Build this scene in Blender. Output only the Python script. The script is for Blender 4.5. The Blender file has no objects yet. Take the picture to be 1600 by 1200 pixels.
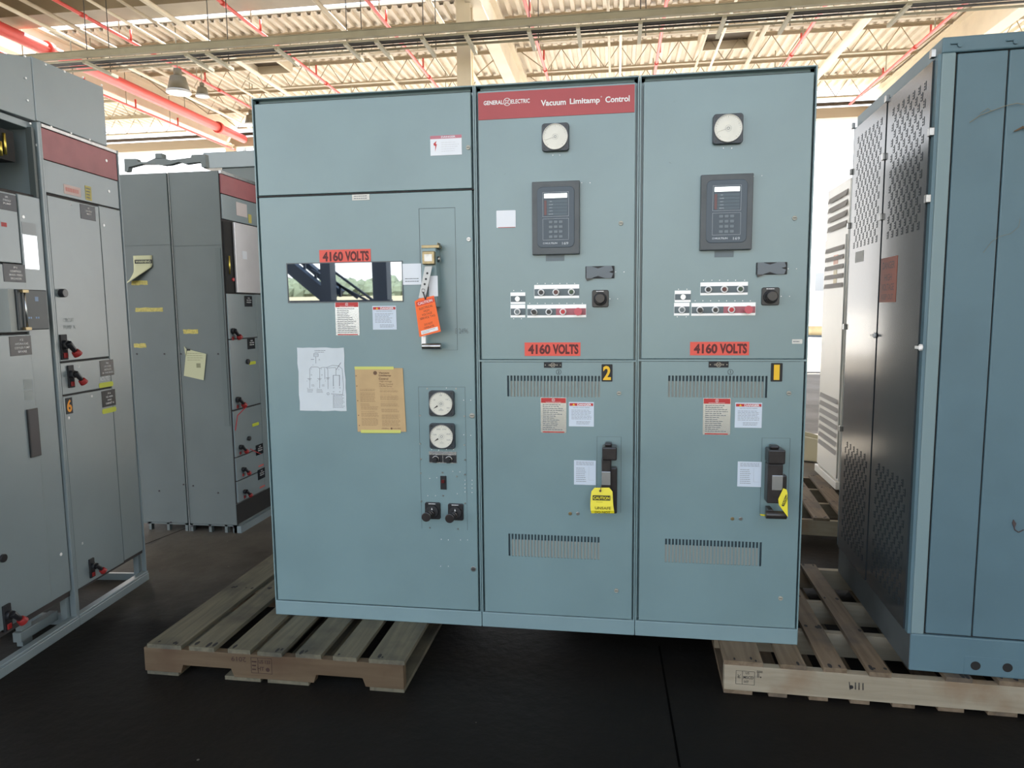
import bpy, math, random
from mathutils import Matrix, Vector
random.seed(7)
SC = bpy.context.scene
COL = SC.collection
PI = math.pi

# ------------------------------------------------------------------ camera
FPX = 1080.0
YAW, PIT, ROL = -0.15009, 0.10696, -0.00999
CAM = Vector((0.24497, -2.85378, 1.52184))
FW = Vector((math.sin(YAW)*math.cos(PIT), math.cos(YAW)*math.cos(PIT), -math.sin(PIT)))
R0 = Vector((math.cos(YAW), -math.sin(YAW), 0)); U0 = R0.cross(FW)
R2 = R0*math.cos(ROL)+U0*math.sin(ROL); U2 = U0*math.cos(ROL)-R0*math.sin(ROL)
cd = bpy.data.cameras.new('camera'); cam = bpy.data.objects.new('camera', cd); COL.objects.link(cam)
M = Matrix((R2, U2, -FW)).transposed().to_4x4(); M.translation = CAM
cam.matrix_world = M
cd.sensor_fit = 'HORIZONTAL'; cd.sensor_width = 36; cd.lens = 36*FPX/1600
cd.clip_start = 0.02; cd.clip_end = 600
SC.camera = cam

# ------------------------------------------------------------------ light and exposure
SC.view_settings.view_transform = 'Standard'; SC.view_settings.look = 'None'
SC.view_settings.gamma = 1; SC.view_settings.use_curve_mapping = False
SC.view_settings.exposure = 0.0
W = bpy.data.worlds.new('sky'); SC.world = W; W.use_nodes = True
nt = W.node_tree; nt.nodes.clear()
bg = nt.nodes.new('ShaderNodeBackground'); ow = nt.nodes.new('ShaderNodeOutputWorld')
tc = nt.nodes.new('ShaderNodeTexCoord'); sx = nt.nodes.new('ShaderNodeSeparateXYZ')
rp = nt.nodes.new('ShaderNodeValToRGB')
rp.color_ramp.elements[0].position = 0.05; rp.color_ramp.elements[0].color = (1.0, .99, .97, 1)
rp.color_ramp.elements[1].position = 0.6; rp.color_ramp.elements[1].color = (.30, .42, .60, 1)
nt.links.new(tc.outputs['Generated'], sx.inputs[0]); nt.links.new(sx.outputs['Z'], rp.inputs[0])
nt.links.new(rp.outputs[0], bg.inputs[0]); nt.links.new(bg.outputs[0], ow.inputs[0])
bg.inputs[1].default_value = 3.6
sl = bpy.data.lights.new('sun', 'SUN'); sl.energy = 30; sl.color = (1, .95, .86); sl.angle = math.radians(.6)
so = bpy.data.objects.new('sun', sl); COL.objects.link(so)
so.rotation_euler = Vector((-.35, -1.0, -1.25)).to_track_quat('-Z', 'Y').to_euler()
so.location = (8, 30, 40)

# ------------------------------------------------------------------ materials
MATS = {}
def mat(name, col, rough=.5, metal=0., var=.0, scale=6., bump=0., bscale=60., dirt=None, dirtamt=.0, trans=0., coat=0., spec=None):
    if name in MATS: return MATS[name]
    m = bpy.data.materials.new(name); m.use_nodes = True; n = m.node_tree; L = n.links
    b = n.nodes['Principled BSDF']
    b.inputs['Base Color'].default_value = (*col, 1); b.inputs['Roughness'].default_value = rough
    b.inputs['Metallic'].default_value = metal
    if spec is not None: b.inputs['Specular IOR Level'].default_value = spec
    if trans: b.inputs['Transmission Weight'].default_value = trans
    if coat: b.inputs['Coat Weight'].default_value = coat
    t = n.nodes.new('ShaderNodeTexCoord')
    if var or dirtamt:
        ns = n.nodes.new('ShaderNodeTexNoise'); ns.inputs['Scale'].default_value = scale; ns.inputs['Detail'].default_value = 6
        L.new(t.outputs['Object'], ns.inputs['Vector'])
        mx = n.nodes.new('ShaderNodeMix'); mx.data_type = 'RGBA'
        c2 = dirt if dirt else tuple(c*(1-var) for c in col)
        mr = n.nodes.new('ShaderNodeMapRange'); mr.inputs[1].default_value = .42; mr.inputs[2].default_value = .72
        mr.inputs[4].default_value = dirtamt if dirt else 1.
        L.new(ns.outputs['Fac'], mr.inputs[0]); L.new(mr.outputs[0], mx.inputs[0])
        mx.inputs[6].default_value = (*col, 1); mx.inputs[7].default_value = (*c2, 1)
        L.new(mx.outputs[2], b.inputs['Base Color'])
    if bump:
        nb = n.nodes.new('ShaderNodeTexNoise'); nb.inputs['Scale'].default_value = bscale; nb.inputs['Detail'].default_value = 3
        L.new(t.outputs['Object'], nb.inputs['Vector'])
        bp = n.nodes.new('ShaderNodeBump'); bp.inputs['Strength'].default_value = bump; bp.inputs['Distance'].default_value = .01
        L.new(nb.outputs['Fac'], bp.inputs['Height']); L.new(bp.outputs[0], b.inputs['Normal'])
    MATS[name] = m; return m

PAINT = mat('grey_green_paint', (.185, .285, .305), .30, var=.10, scale=2.5, bump=.05, bscale=9, spec=.8)
PAINT2 = mat('grey_paint_left', (.215, .27, .29), .28, var=.10, scale=3, bump=.06, bscale=8, spec=.8)
PAINT3 = mat('grey_paint_back', (.155, .185, .186), .5, var=.10, scale=3)
BLUE = mat('blue_grey_paint', (.105, .185, .225), .45, var=.14, scale=3, bump=.05, bscale=7)
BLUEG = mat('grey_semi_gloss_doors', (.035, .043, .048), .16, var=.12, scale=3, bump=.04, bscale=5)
KICK = mat('kick_paint', (.20, .30, .325), .45, var=.08, scale=4)
DARK = mat('dark_gap', (.012, .012, .012), .8)
GASK = mat('dark_gasket', (.035, .030, .030), .7)
BLACK = mat('black_plastic', (.018, .019, .022), .3)
BLKM = mat('black_matt', (.014, .015, .018), .6)
BAKE = mat('bakelite', (.03, .026, .026), .28, var=.4, scale=30)
GREYP = mat('relay_grey', (.085, .10, .11), .45, var=.2, scale=14)
NAVY = mat('relay_navy', (.035, .062, .09), .3)
NAVYL = mat('relay_slate', (.07, .11, .14), .35)
WHITE = mat('white_print', (.82, .83, .84), .5)
OFFW = mat('off_white_card', (.74, .73, .68), .5, var=.08, scale=20)
DIAL = mat('meter_dial', (.72, .71, .62), .22, var=.08, scale=20, coat=.6)
LABW = mat('glossy_white_label', (.78, .82, .88), .25)
LABW2 = mat('pale_label', (.62, .70, .80), .45)
METAL = mat('polished_metal', (.88, .89, .90), .38, metal=.25)
ALU = mat('brushed_aluminium', (.62, .64, .65), .25, metal=1)
STEEL = mat('worn_steel', (.42, .42, .41), .3, metal=1, var=.3, scale=40)
BRASS = mat('brass', (.34, .275, .16), .38, metal=1, var=.35, scale=40)
NAILS = mat('nail_stain', (.012, .012, .013), .8)
RED = mat('red_band_paint', (.42, .055, .06), .4, var=.12, scale=5)
REDF = mat('faded_red_paint', (.34, .10, .11), .42, var=.2, scale=8)
REDL = mat('red_label_ink', (.50, .03, .03), .45)
REDP = mat('red_plastic', (.55, .03, .04), .35)
REDB = mat('red_button', (.60, .10, .13), .4)
REDPIPE = mat('red_pipe_paint', (.62, .075, .06), .45)
VOLT = mat('orange_red_label', (.78, .10, .07), .45)
ORANGE = mat('orange_tag', (.95, .15, .02), .5)
YELLOW = mat('yellow_tag', (.78, .68, .02), .45)
YEL2 = mat('yellow_number', (.85, .52, .02), .5)
YTAPE = mat('yellow_tape', (.62, .52, .12), .5, var=.35, scale=60)
HILITE = mat('fluorescent_label', (.55, .62, .02), .5)
PYEL = mat('pale_yellow_paper', (.62, .62, .40), .7)
TAN = mat('aged_paper', (.56, .39, .20), .7, var=.14, scale=9)
PAPER = mat('white_paper', (.62, .68, .72), .7, var=.06, scale=9)
INK = mat('black_ink', (.02, .02, .02), .6)
INKG = mat('grey_ink', (.20, .22, .24), .7)
INKB = mat('brown_ink', (.12, .08, .05), .7)
INKR = mat('dark_red_ink', (.12, .02, .02), .6)
BAFF = mat('baffle_beige', (.30, .315, .285), .6)
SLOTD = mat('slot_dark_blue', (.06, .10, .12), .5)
GREEN = mat('green_lens', (.01, .06, .02), .15)
LRED = mat('dark_red_lens', (.10, .015, .015), .15)
CREAM = mat('cream_steel_paint', (.72, .64, .50), .6, var=.12, scale=2)
CREAMD = mat('cream_deck_paint', (.74, .66, .54), .55, var=.2, scale=1.2)
CREAMF = mat('cream_fascia_paint', (.30, .245, .165), .6, var=.2, scale=1.5)
JOISTM = mat('joist_tan_paint', (.48, .41, .30), .6, var=.1, scale=2)
TRAYM = mat('tray_steel', (.34, .32, .235), .6, var=.15, scale=3)
CABLE = mat('dark_conduit', (.05, .05, .05), .5)
LAMPM = mat('lamp_housing', (.15, .13, .085), .6)
GLASS = mat('lamp_prism_glass', (.60, .62, .62), .25, trans=.3)
WCAB = mat('white_enamel', (.72, .72, .68), .4, var=.06, scale=3)
LOUV = mat('louvre_shadow_grey', (.50, .49, .48), .6)
WALLC = mat('pale_concrete_block', (.62, .58, .52), .8, var=.15, scale=3)
GRASS = mat('dry_field_grass', (.30, .26, .17), .9, var=.2, scale=.3)
LEAF = mat('tree_leaves', (.12, .145, .10), .9, var=.3, scale=1.)
BSTEEL = mat('blue_steel_paint', (.055, .08, .13), .5)

def glass_mirror():
    m = bpy.data.materials.new('viewing_window_glass'); m.use_nodes = True
    b = m.node_tree.nodes['Principled BSDF']
    b.inputs['Base Color'].default_value = (.40, .44, .47, 1); b.inputs['Metallic'].default_value = 1.; b.inputs['Roughness'].default_value = .015
    return m
WGLASS = glass_mirror()

def wood(name, c1, c2, c3, axis):
    m = bpy.data.materials.new(name); m.use_nodes = True; n = m.node_tree; L = n.links
    b = n.nodes['Principled BSDF']; b.inputs['Roughness'].default_value = .75
    t = n.nodes.new('ShaderNodeTexCoord'); mp = n.nodes.new('ShaderNodeMapping')
    sc = [22, 22, 22]; sc[axis] = 1.6; mp.inputs['Scale'].default_value = sc
    L.new(t.outputs['Object'], mp.inputs[0])
    ns = n.nodes.new('ShaderNodeTexNoise'); ns.inputs['Scale'].default_value = 1.6; ns.inputs['Detail'].default_value = 6; ns.inputs['Distortion'].default_value = .6
    L.new(mp.outputs[0], ns.inputs['Vector'])
    r = n.nodes.new('ShaderNodeValToRGB'); e = r.color_ramp.elements
    e[0].position = .3; e[0].color = (*c1, 1); e[1].position = .7; e[1].color = (*c2, 1)
    L.new(ns.outputs['Fac'], r.inputs[0])
    n2 = n.nodes.new('ShaderNodeTexNoise'); n2.inputs['Scale'].default_value = 5; n2.inputs['Detail'].default_value = 5
    L.new(t.outputs['Object'], n2.inputs['Vector'])
    mr = n.nodes.new('ShaderNodeMapRange'); mr.inputs[1].default_value = .52; mr.inputs[2].default_value = .7; mr.inputs[4].default_value = .8
    L.new(n2.outputs['Fac'], mr.inputs[0])
    mx = n.nodes.new('ShaderNodeMix'); mx.data_type = 'RGBA'; mx.inputs[7].default_value = (*c3, 1)
    L.new(r.outputs[0], mx.inputs[6]); L.new(mr.outputs[0], mx.inputs[0]); L.new(mx.outputs[2], b.inputs['Base Color'])
    bp = n.nodes.new('ShaderNodeBump'); bp.inputs['Strength'].default_value = .3; bp.inputs['Distance'].default_value = .004
    L.new(ns.outputs['Fac'], bp.inputs['Height']); L.new(bp.outputs[0], b.inputs['Normal'])
    return m
WOODB = wood('weathered_deck_boards', (.085, .08, .055), (.155, .14, .095), (.05, .05, .04), 1)
WOODS = wood('fresh_stringer', (.085, .055, .028), (.115, .08, .045), (.07, .038, .018), 0)
WOODB2 = wood('brown_deck_boards', (.12, .085, .05), (.20, .15, .10), (.07, .06, .05), 1)
WOODS2 = wood('pale_stringer', (.26, .225, .16), (.34, .30, .225), (.22, .15, .09), 0)

def floor_mat():
    m = bpy.data.materials.new('dark_concrete_painted_daylight'); m.use_nodes = True; n = m.node_tree; L = n.links
    b = n.nodes['Principled BSDF']; b.inputs['Specular IOR Level'].default_value = .12
    t = n.nodes.new('ShaderNodeTexCoord')
    gp = n.nodes.new('ShaderNodeNewGeometry')
    n1 = n.nodes.new('ShaderNodeTexNoise'); n1.inputs['Scale'].default_value = .9; n1.inputs['Detail'].default_value = 8; n1.inputs['Roughness'].default_value = .62
    L.new(t.outputs['Object'], n1.inputs['Vector'])
    # far-opening daylight painted in deeper and to the left; dark concrete in the aisle
    s = n.nodes.new('ShaderNodeSeparateXYZ'); L.new(gp.outputs['Position'], s.inputs[0])
    a = n.nodes.new('ShaderNodeMath'); a.operation = 'MULTIPLY_ADD'; a.inputs[1].default_value = -.45; L.new(s.outputs['X'], a.inputs[0]); L.new(s.outputs['Y'], a.inputs[2])
    a2 = n.nodes.new('ShaderNodeMath'); a2.operation = 'MULTIPLY_ADD'; a2.inputs[1].default_value = 1.6; L.new(n1.outputs['Fac'], a2.inputs[0]); L.new(a.outputs[0], a2.inputs[2])
    mr = n.nodes.new('ShaderNodeMapRange'); mr.inputs[1].default_value = 1.9; mr.inputs[2].default_value = 4.2; L.new(a2.outputs[0], mr.inputs[0])
    r1 = n.nodes.new('ShaderNodeValToRGB'); e = r1.color_ramp.elements
    e[0].position = .3; e[0].color = (.008, .0072, .0062, 1); e[1].position = .75; e[1].color = (.013, .0115, .010, 1)
    L.new(n1.outputs['Fac'], r1.inputs[0])
    r2 = n.nodes.new('ShaderNodeValToRGB'); e = r2.color_ramp.elements
    e[0].position = .3; e[0].color = (.15, .135, .115, 1); e[1].position = .7; e[1].color = (.27, .245, .21, 1)
    L.new(n1.outputs['Fac'], r2.inputs[0])
    mx = n.nodes.new('ShaderNodeMix'); mx.data_type = 'RGBA'
    L.new(mr.outputs[0], mx.inputs[0]); L.new(r1.outputs[0], mx.inputs[6]); L.new(r2.outputs[0], mx.inputs[7])
    # pale grit specks
    v = n.nodes.new('ShaderNodeTexVoronoi'); v.inputs['Scale'].default_value = 5.5; L.new(t.outputs['Object'], v.inputs['Vector'])
    lt = n.nodes.new('ShaderNodeMath'); lt.operation = 'LESS_THAN'; lt.inputs[1].default_value = .03; L.new(v.outputs['Distance'], lt.inputs[0])
    m2 = n.nodes.new('ShaderNodeMix'); m2.data_type = 'RGBA'; m2.inputs[7].default_value = (.16, .15, .13, 1)
    L.new(lt.outputs[0], m2.inputs[0]); L.new(mx.outputs[2], m2.inputs[6]); L.new(m2.outputs[2], b.inputs['Base Color'])
    rr = n.nodes.new('ShaderNodeMapRange'); rr.inputs[3].default_value = .75; rr.inputs[4].default_value = .42; L.new(n1.outputs['Fac'], rr.inputs[0]); L.new(rr.outputs[0], b.inputs['Roughness'])
    n3 = n.nodes.new('ShaderNodeTexNoise'); n3.inputs['Scale'].default_value = 25; n3.inputs['Detail'].default_value = 6; L.new(t.outputs['Object'], n3.inputs['Vector'])
    bp = n.nodes.new('ShaderNodeBump'); bp.inputs['Strength'].default_value = .25; bp.inputs['Distance'].default_value = .01
    L.new(n3.outputs['Fac'], bp.inputs['Height']); L.new(bp.outputs[0], b.inputs['Normal'])
    return m
FLOORM = floor_mat()
CONC = mat('sunlit_yard_concrete', (.60, .57, .53), .85, var=.15, scale=.4)

# ------------------------------------------------------------------ mesh helpers
ID = Matrix.Identity(4)
def frame(o, deg): return Matrix.Translation(Vector(o)) @ Matrix.Rotation(math.radians(deg), 4, 'Z')
TXT = {}
def text_geo(s, bold, shear=0.):
    k = (s, bold, shear)
    if k in TXT: return TXT[k]
    c = bpy.data.curves.new('t', 'FONT'); c.body = s; c.size = 1; c.offset = bold; c.shear = shear; c.resolution_u = 3
    c.align_x = 'CENTER'
    o = bpy.data.objects.new('t', c); COL.objects.link(o)
    bpy.context.view_layer.update()
    dg = bpy.context.evaluated_depsgraph_get()
    me = bpy.data.meshes.new_from_object(o.evaluated_get(dg))
    vs = [tuple(v.co[:2]) for v in me.vertices]; fs = [tuple(p.vertices) for p in me.polygons]
    bpy.data.objects.remove(o); bpy.data.curves.remove(c); bpy.data.meshes.remove(me)
    x0 = min(v[0] for v in vs); x1 = max(v[0] for v in vs); y0 = min(v[1] for v in vs); y1 = max(v[1] for v in vs)
    TXT[k] = ([((v[0]-(x0+x1)/2), (v[1]-(y0+y1)/2)) for v in vs], fs, x1-x0, y1-y0)
    return TXT[k]

class MB:
    def __init__(s): s.v = []; s.f = []; s.m = []; s.sm = []
    def add(s, vs, fs, mi=0, smooth=False):
        k = len(s.v); s.v += [tuple(v) for v in vs]
        for f in fs: s.f.append(tuple(i+k for i in f)); s.m.append(mi); s.sm.append(smooth)
        return s
    def box(s, x0, x1, y0, y1, z0, z1, mi=0):
        if x0 > x1: x0, x1 = x1, x0
        if y0 > y1: y0, y1 = y1, y0
        if z0 > z1: z0, z1 = z1, z0
        return s.add([(x0,y0,z0),(x1,y0,z0),(x1,y1,z0),(x0,y1,z0),(x0,y0,z1),(x1,y0,z1),(x1,y1,z1),(x0,y1,z1)],
              [(0,3,2,1),(4,5,6,7),(0,1,5,4),(1,2,6,5),(2,3,7,6),(3,0,4,7)], mi)
    def cb(s, cx, cz, w, h, y0, y1, mi=0): return s.box(cx-w/2, cx+w/2, y0, y1, cz-h/2, cz+h/2, mi)
    def prism(s, poly, y0, y1, mi=0, smooth=False):
        a = sum(poly[i][0]*poly[(i+1) % len(poly)][1]-poly[(i+1) % len(poly)][0]*poly[i][1] for i in range(len(poly)))
        if a < 0: poly = poly[::-1]
        n = len(poly); vs = [(x, y0, z) for x, z in poly]+[(x, y1, z) for x, z in poly]
        s.add(vs, [tuple(range(n)), tuple(range(2*n-1, n-1, -1))], mi)
        k = len(s.v)-2*n
        for i in range(n):
            j = (i+1) % n; s.f.append((k+i, k+n+i, k+n+j, k+j)); s.m.append(mi); s.sm.append(smooth)
        return s
    def rr(s, cx, cz, w, h, r, y0, y1, mi=0, n=5):
        p = []
        for qx, qz, a0 in ((w/2-r, h/2-r, 0), (-w/2+r, h/2-r, 90), (-w/2+r, -h/2+r, 180), (w/2-r, -h/2+r, 270)):
            for i in range(n+1):
                a = math.radians(a0+90*i/n); p.append((cx+qx+r*math.cos(a), cz+qz+r*math.sin(a)))
        return s.prism(p, y0, y1, mi)
    def cyl(s, cx, cz, r, y0, y1, mi=0, n=24, r1=None):
        if r1 is None: r1 = r
        vs = [(cx+r*math.cos(2*PI*i/n), y0, cz+r*math.sin(2*PI*i/n)) for i in range(n)]+[(cx+r1*math.cos(2*PI*i/n), y1, cz+r1*math.sin(2*PI*i/n)) for i in range(n)]
        s.add(vs, [tuple(range(n)), tuple(range(2*n-1, n-1, -1))], mi); k = len(s.v)-2*n
        for i in range(n):
            j = (i+1) % n; s.f.append((k+i, k+n+i, k+n+j, k+j)); s.m.append(mi); s.sm.append(True)
        return s
    def ring(s, cx, cz, ra, rb, y0, y1, mi=0, n=28):
        vs = []
        for r, y in ((rb, y0), (ra, y0), (ra, y1), (rb, y1)):
            vs += [(cx+r*math.cos(2*PI*i/n), y, cz+r*math.sin(2*PI*i/n)) for i in range(n)]
        fs = []
        for q in range(4):
            for i in range(n):
                j = (i+1) % n; p = (q+1) % 4; fs.append((q*n+i, q*n+j, p*n+j, p*n+i))
        return s.add(vs, fs, mi, True)
    def rod(s, p, q, r, mi=0, n=8, r1=None):
        p = Vector(p); q = Vector(q); d = (q-p).normalized(); a = Vector((0, 0, 1)) if abs(d.z) < .9 else Vector((1, 0, 0))
        u = d.cross(a).normalized(); w = d.cross(u); r1 = r if r1 is None else r1
        vs = [p+(u*math.cos(2*PI*i/n)+w*math.sin(2*PI*i/n))*r for i in range(n)]+[q+(u*math.cos(2*PI*i/n)+w*math.sin(2*PI*i/n))*r1 for i in range(n)]
        fs = [tuple(range(n)), tuple(range(2*n-1, n-1, -1))]
        s.add(vs, fs, mi); k = len(s.v)-2*n
        for i in range(n):
            j = (i+1) % n; s.f.append((k+i, k+n+i, k+n+j, k+j)); s.m.append(mi); s.sm.append(n > 5)
        return s
    def path(s, pts, r, mi=0, n=6):
        for a, b in zip(pts[:-1], pts[1:]): s.rod(a, b, r, mi, n)
        return s
    def bar(s, p, q, w, h, mi=0):   # rectangular bar, w horizontal, h vertical
        p = Vector(p); q = Vector(q); d = (q-p).normalized(); u = d.cross(Vector((0, 0, 1)))
        u = u.normalized() if u.length > 1e-4 else Vector((1, 0, 0)); z = u.cross(d)
        c = [(-1, -1), (1, -1), (1, 1), (-1, 1)]
        vs = [p+u*(a*w/2)+z*(b*h/2) for a, b in c]+[q+u*(a*w/2)+z*(b*h/2) for a, b in c]
        return s.add(vs, [(0,1,2,3),(7,6,5,4),(0,4,5,1),(1,5,6,2),(2,6,7,3),(3,7,4,0)], mi)
    def panel(s, x0, x1, z0, z1, y0, y1, holes, mi=0):
        xs = sorted(set([x0, x1]+[h[0] for h in holes]+[h[1] for h in holes])); zs = sorted(set([z0, z1]+[h[2] for h in holes]+[h[3] for h in holes]))
        nx, nz = len(xs)-1, len(zs)-1
        xi = {x: i for i, x in enumerate(xs)}; zi = {z: i for i, z in enumerate(zs)}
        solid = [[True]*nz for _ in range(nx)]
        for h in holes:
            for i in range(xi[h[0]], xi[h[1]]):
                for j in range(zi[h[2]], zi[h[3]]): solid[i][j] = False
        k = len(s.v)
        for y in (y0, y1):
            for x in xs:
                for z in zs: s.v.append((x, y, z))
        N = (nx+1)*(nz+1); I = lambda l, i, j: k+l*N+i*(nz+1)+j
        def F(*f): s.f.append(f); s.m.append(mi); s.sm.append(False)
        S = lambda i, j: 0 <= i < nx and 0 <= j < nz and solid[i][j]
        for i in range(nx):
            for j in range(nz):
                if not solid[i][j]: continue
                F(I(0,i,j), I(0,i+1,j), I(0,i+1,j+1), I(0,i,j+1)); F(I(1,i,j), I(1,i,j+1), I(1,i+1,j+1), I(1,i+1,j))
                if not S(i-1, j): F(I(0,i,j), I(0,i,j+1), I(1,i,j+1), I(1,i,j))
                if not S(i+1, j): F(I(0,i+1,j), I(1,i+1,j), I(1,i+1,j+1), I(0,i+1,j+1))
                if not S(i, j-1): F(I(0,i,j), I(1,i,j), I(1,i+1,j), I(0,i+1,j))
                if not S(i, j+1): F(I(0,i,j+1), I(0,i+1,j+1), I(1,i+1,j+1), I(1,i,j+1))
        return s
    def text(s, t, cx, cz, h, y, w=None, bold=0.01, rot=0., mi=0, shear=0., th=0):
        g, fs, tw, tht = text_geo(t, bold, shear)
        sz = h/tht; sxx = sz if w is None else w/tw; c, sn = math.cos(rot), math.sin(rot)
        vs = [(cx+(a*sxx*c-b*sz*sn), y, cz+(a*sxx*sn+b*sz*c)) for a, b in g]
        return s.add(vs, fs, mi)
    def lines(s, x0, x1, z1, z0, n, y, th=.35, mi=0, seed=1, ragged=.25, words=True):   # illegible fine print
        rd = random.Random(seed); st = (z1-z0)/n
        for i in range(n):
            z = z1-st*(i+.5); e = x1-(x1-x0)*ragged*rd.random(); x = x0
            while x < e:
                l = (x1-x0)*rd.uniform(.08, .2) if words else e-x0
                s.box(x, min(x+l, e), y, y+.0001, z-st*th/2, z+st*th/2, mi); x += l+(x1-x0)*.025
        return s
    def build(s, name, mats, parent=None, fr=ID, bevel=0., bseg=2, label=None, kind=None):
        if not isinstance(mats, (list, tuple)): mats = [mats]
        vs = [fr @ Vector(v) for v in s.v]
        if parent is not None: inv = ROOT[parent.name].inverted(); loc = None
        else:
            lo = [min(v[i] for v in vs) for i in range(3)]; hi = [max(v[i] for v in vs) for i in range(3)]
            loc = Vector(((lo[0]+hi[0])/2, (lo[1]+hi[1])/2, lo[2])); inv = Matrix.Translation(-loc)
        me = bpy.data.meshes.new(name); me.from_pydata([inv @ v for v in vs], [], s.f)
        for m in mats: me.materials.append(m)
        me.polygons.foreach_set('material_index', s.m); me.polygons.foreach_set('use_smooth', s.sm)
        me.update(); o = bpy.data.objects.new(name, me); COL.objects.link(o)
        if parent is not None: o.parent = parent; ROOT[o.name] = ROOT[parent.name]
        else: o.location = loc; ROOT[o.name] = Matrix.Translation(loc)
        if bevel:
            b = o.modifiers.new('bevel', 'BEVEL'); b.width = bevel; b.segments = bseg; b.limit_method = 'ANGLE'; b.angle_limit = math.radians(50)
        if label: o['label'] = label
        if kind: o['kind'] = kind
        return o
ROOT = {}
def thing(name, label, cat, loc, deg=0, group=None):
    o = bpy.data.objects.new(name, None); o.empty_display_size = .1; COL.objects.link(o)
    m = frame(loc, deg); o.location = loc; o.rotation_euler = (0, 0, math.radians(deg)); ROOT[o.name] = m
    o['label'] = label; o['category'] = cat
    if group: o['group'] = group
    return o
def tag(o, label, cat, group=None, kind=None):
    o['label'] = label; o['category'] = cat
    if group: o['group'] = group
    if kind: o['kind'] = kind
    return o
def ray(px, py): return CAM, FW+R2*((px-800)/FPX)+U2*((600-py)/FPX)
def onp(px, py, pt, n):
    c, d = ray(px, py); n = Vector(n); return c+d*((Vector(pt)-c).dot(n)/d.dot(n))
class Face:      # measures a real, physical plane of the place: a cabinet front, a floor, a side panel
    def __init__(s, M): s.M = M; s.R = M.to_3x3(); s.o = M.translation
    def p(s, px, py, d=0.):
        w = onp(px, py, s.o+s.R @ Vector((0, -d, 0)), s.R @ Vector((0, 1, 0))); l = s.M.inverted() @ w
        return l.x, l.z
    def r(s, x0, y0, x1, y1, d=0.):
        xm, ym = (x0+x1)/2, (y0+y1)/2
        a = s.p(x0, ym, d)[0]; b = s.p(x1, ym, d)[0]; c = s.p(xm, y0, d)[1]; e = s.p(xm, y1, d)[1]
        return (a+b)/2, (c+e)/2, abs(b-a), abs(c-e)

# ================================================================== THE HALL
# floor and yard
fl = MB().box(-26, 17, -8, 21, -.3, 0).build('floor', FLOORM); fl['kind'] = 'structure'
g = MB()
g.box(-160, 160, 21, 220, -.3, -.02); g.box(-160, -26, -60, 21, -.3, -.02); g.box(17, 160, -60, 21, -.3, -.02)
yd = g.build('yard_paving', CONC); yd['kind'] = 'structure'; yd['label'] = 'bright sunlit concrete yard around the open hall'
fd = MB().box(-160, 160, -200, -8, -.3, -.03)
fdo = fd.build('field_ground', GRASS); fdo['kind'] = 'structure'; fdo['label'] = 'dry grass field in front of the open hall'
o = MB().box(4.3, 17, -8.0, -7.7, 0, 8.2).build('wall_front', CREAMF); o['kind'] = 'structure'; o['label'] = 'closed front wall of the hall, right of the opening'
# roof deck: ribbed metal, ribs running front to back
def deck(name, x0, x1, y0, y1, z):
    b = MB(); pitch = .23; n = int((x1-x0)/pitch); prof = []
    for i in range(n):
        x = x0+i*pitch
        prof += [(x, 0), (x+.08, 0), (x+.10, .07), (x+.21, .07)]
    prof.append((x0+n*pitch, 0))
    vs = [(x, y0, z+h) for x, h in prof]+[(x, y1, z+h) for x, h in prof]; m = len(prof)
    b.add(vs, [(i, i+m, i+m+1, i+1) for i in range(m-1)])
    b.box(x0, x1, y0, y1, z+.09, z+.14)
    o = b.build(name, CREAMD); o['kind'] = 'structure'; return o
d1 = deck('ceiling', -24, 16, -7, 10.72, 8.0)
d2 = deck('ceiling', -24, 16, 12.28, 20.0, 8.0); 
# roof girders, column, fascia beam and eave are the fixed frame of the hall
def ibeam(x, y0, y1, z0, z1, w):
    b = MB(); b.box(x-w/2, x+w/2, y0, y1, z0, z0+.03); b.box(x-w/2, x+w/2, y0, y1, z1-.03, z1); b.box(x-.012, x+.012, y0, y1, z0+.03, z1-.03); return b
for i, (x, w) in enumerate(((-12.75, .30), (-2.40, .28), (7.95, .30))):
    o = ibeam(x, -7, 20, 7.15, 7.93, w).build('trim_%d' % (i+1), CREAM); o['kind'] = 'structure'
    o['label'] = ('deep cream roof girder at the left of the hall', 'cream roof girder behind the middle cabinets', 'cream roof girder over the louvred cabinet on the right')[i]
o = MB().box(-24, 16, 10.15, 10.72, 7.5, 8.0).build('trim_4', CREAMF); o['kind'] = 'structure'; o['label'] = 'wide tan boxed beam beside the daylight slit in the roof'
o = MB().box(-24, 16, 19.7, 20.0, 7.12, 7.42).build('trim_5', mat('eave_tan', (.42, .34, .25), .6)); o['kind'] = 'structure'; o['label'] = 'far eave beam of the hall'
o = MB().box(-24, 16, 19.5, 19.6, 7.44, 7.52).build('trim_12', mat('dark_rail_paint', (.06, .045, .035), .5)); o['kind'] = 'structure'; o['label'] = 'dark rail along the far eave'
# column
c = MB(); cx, cy = -2.585, 10.4
c.box(cx-.135, cx+.135, cy-.12, cy-.10, 0, 7.5); c.box(cx-.135, cx+.135, cy+.10, cy+.12, 0, 7.5); c.box(cx-.01, cx+.01, cy-.10, cy+.10, 0, 7.5)
c.box(cx-.22, cx+.22, cy-.2, cy+.2, 0, .02)
o = c.build('trim_6', CREAM); o['kind'] = 'structure'; o['label'] = 'cream steel column rising behind the left cabinet'
for k, (x, y) in enumerate(((-12.75, 10.4), (7.95, 10.4), (7.95, 19.7), (-12.75, 19.7), (-2.4, 19.7))):
    c = MB(); c.box(x-.135, x+.135, y-.12, y-.10, 0, 7.15); c.box(x-.135, x+.135, y+.10, y+.12, 0, 7.15); c.box(x-.01, x+.01, y-.1, y+.1, 0, 7.15)
    o = c.build('trim_%d' % (7+k), CREAM); o['kind'] = 'structure'

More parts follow.
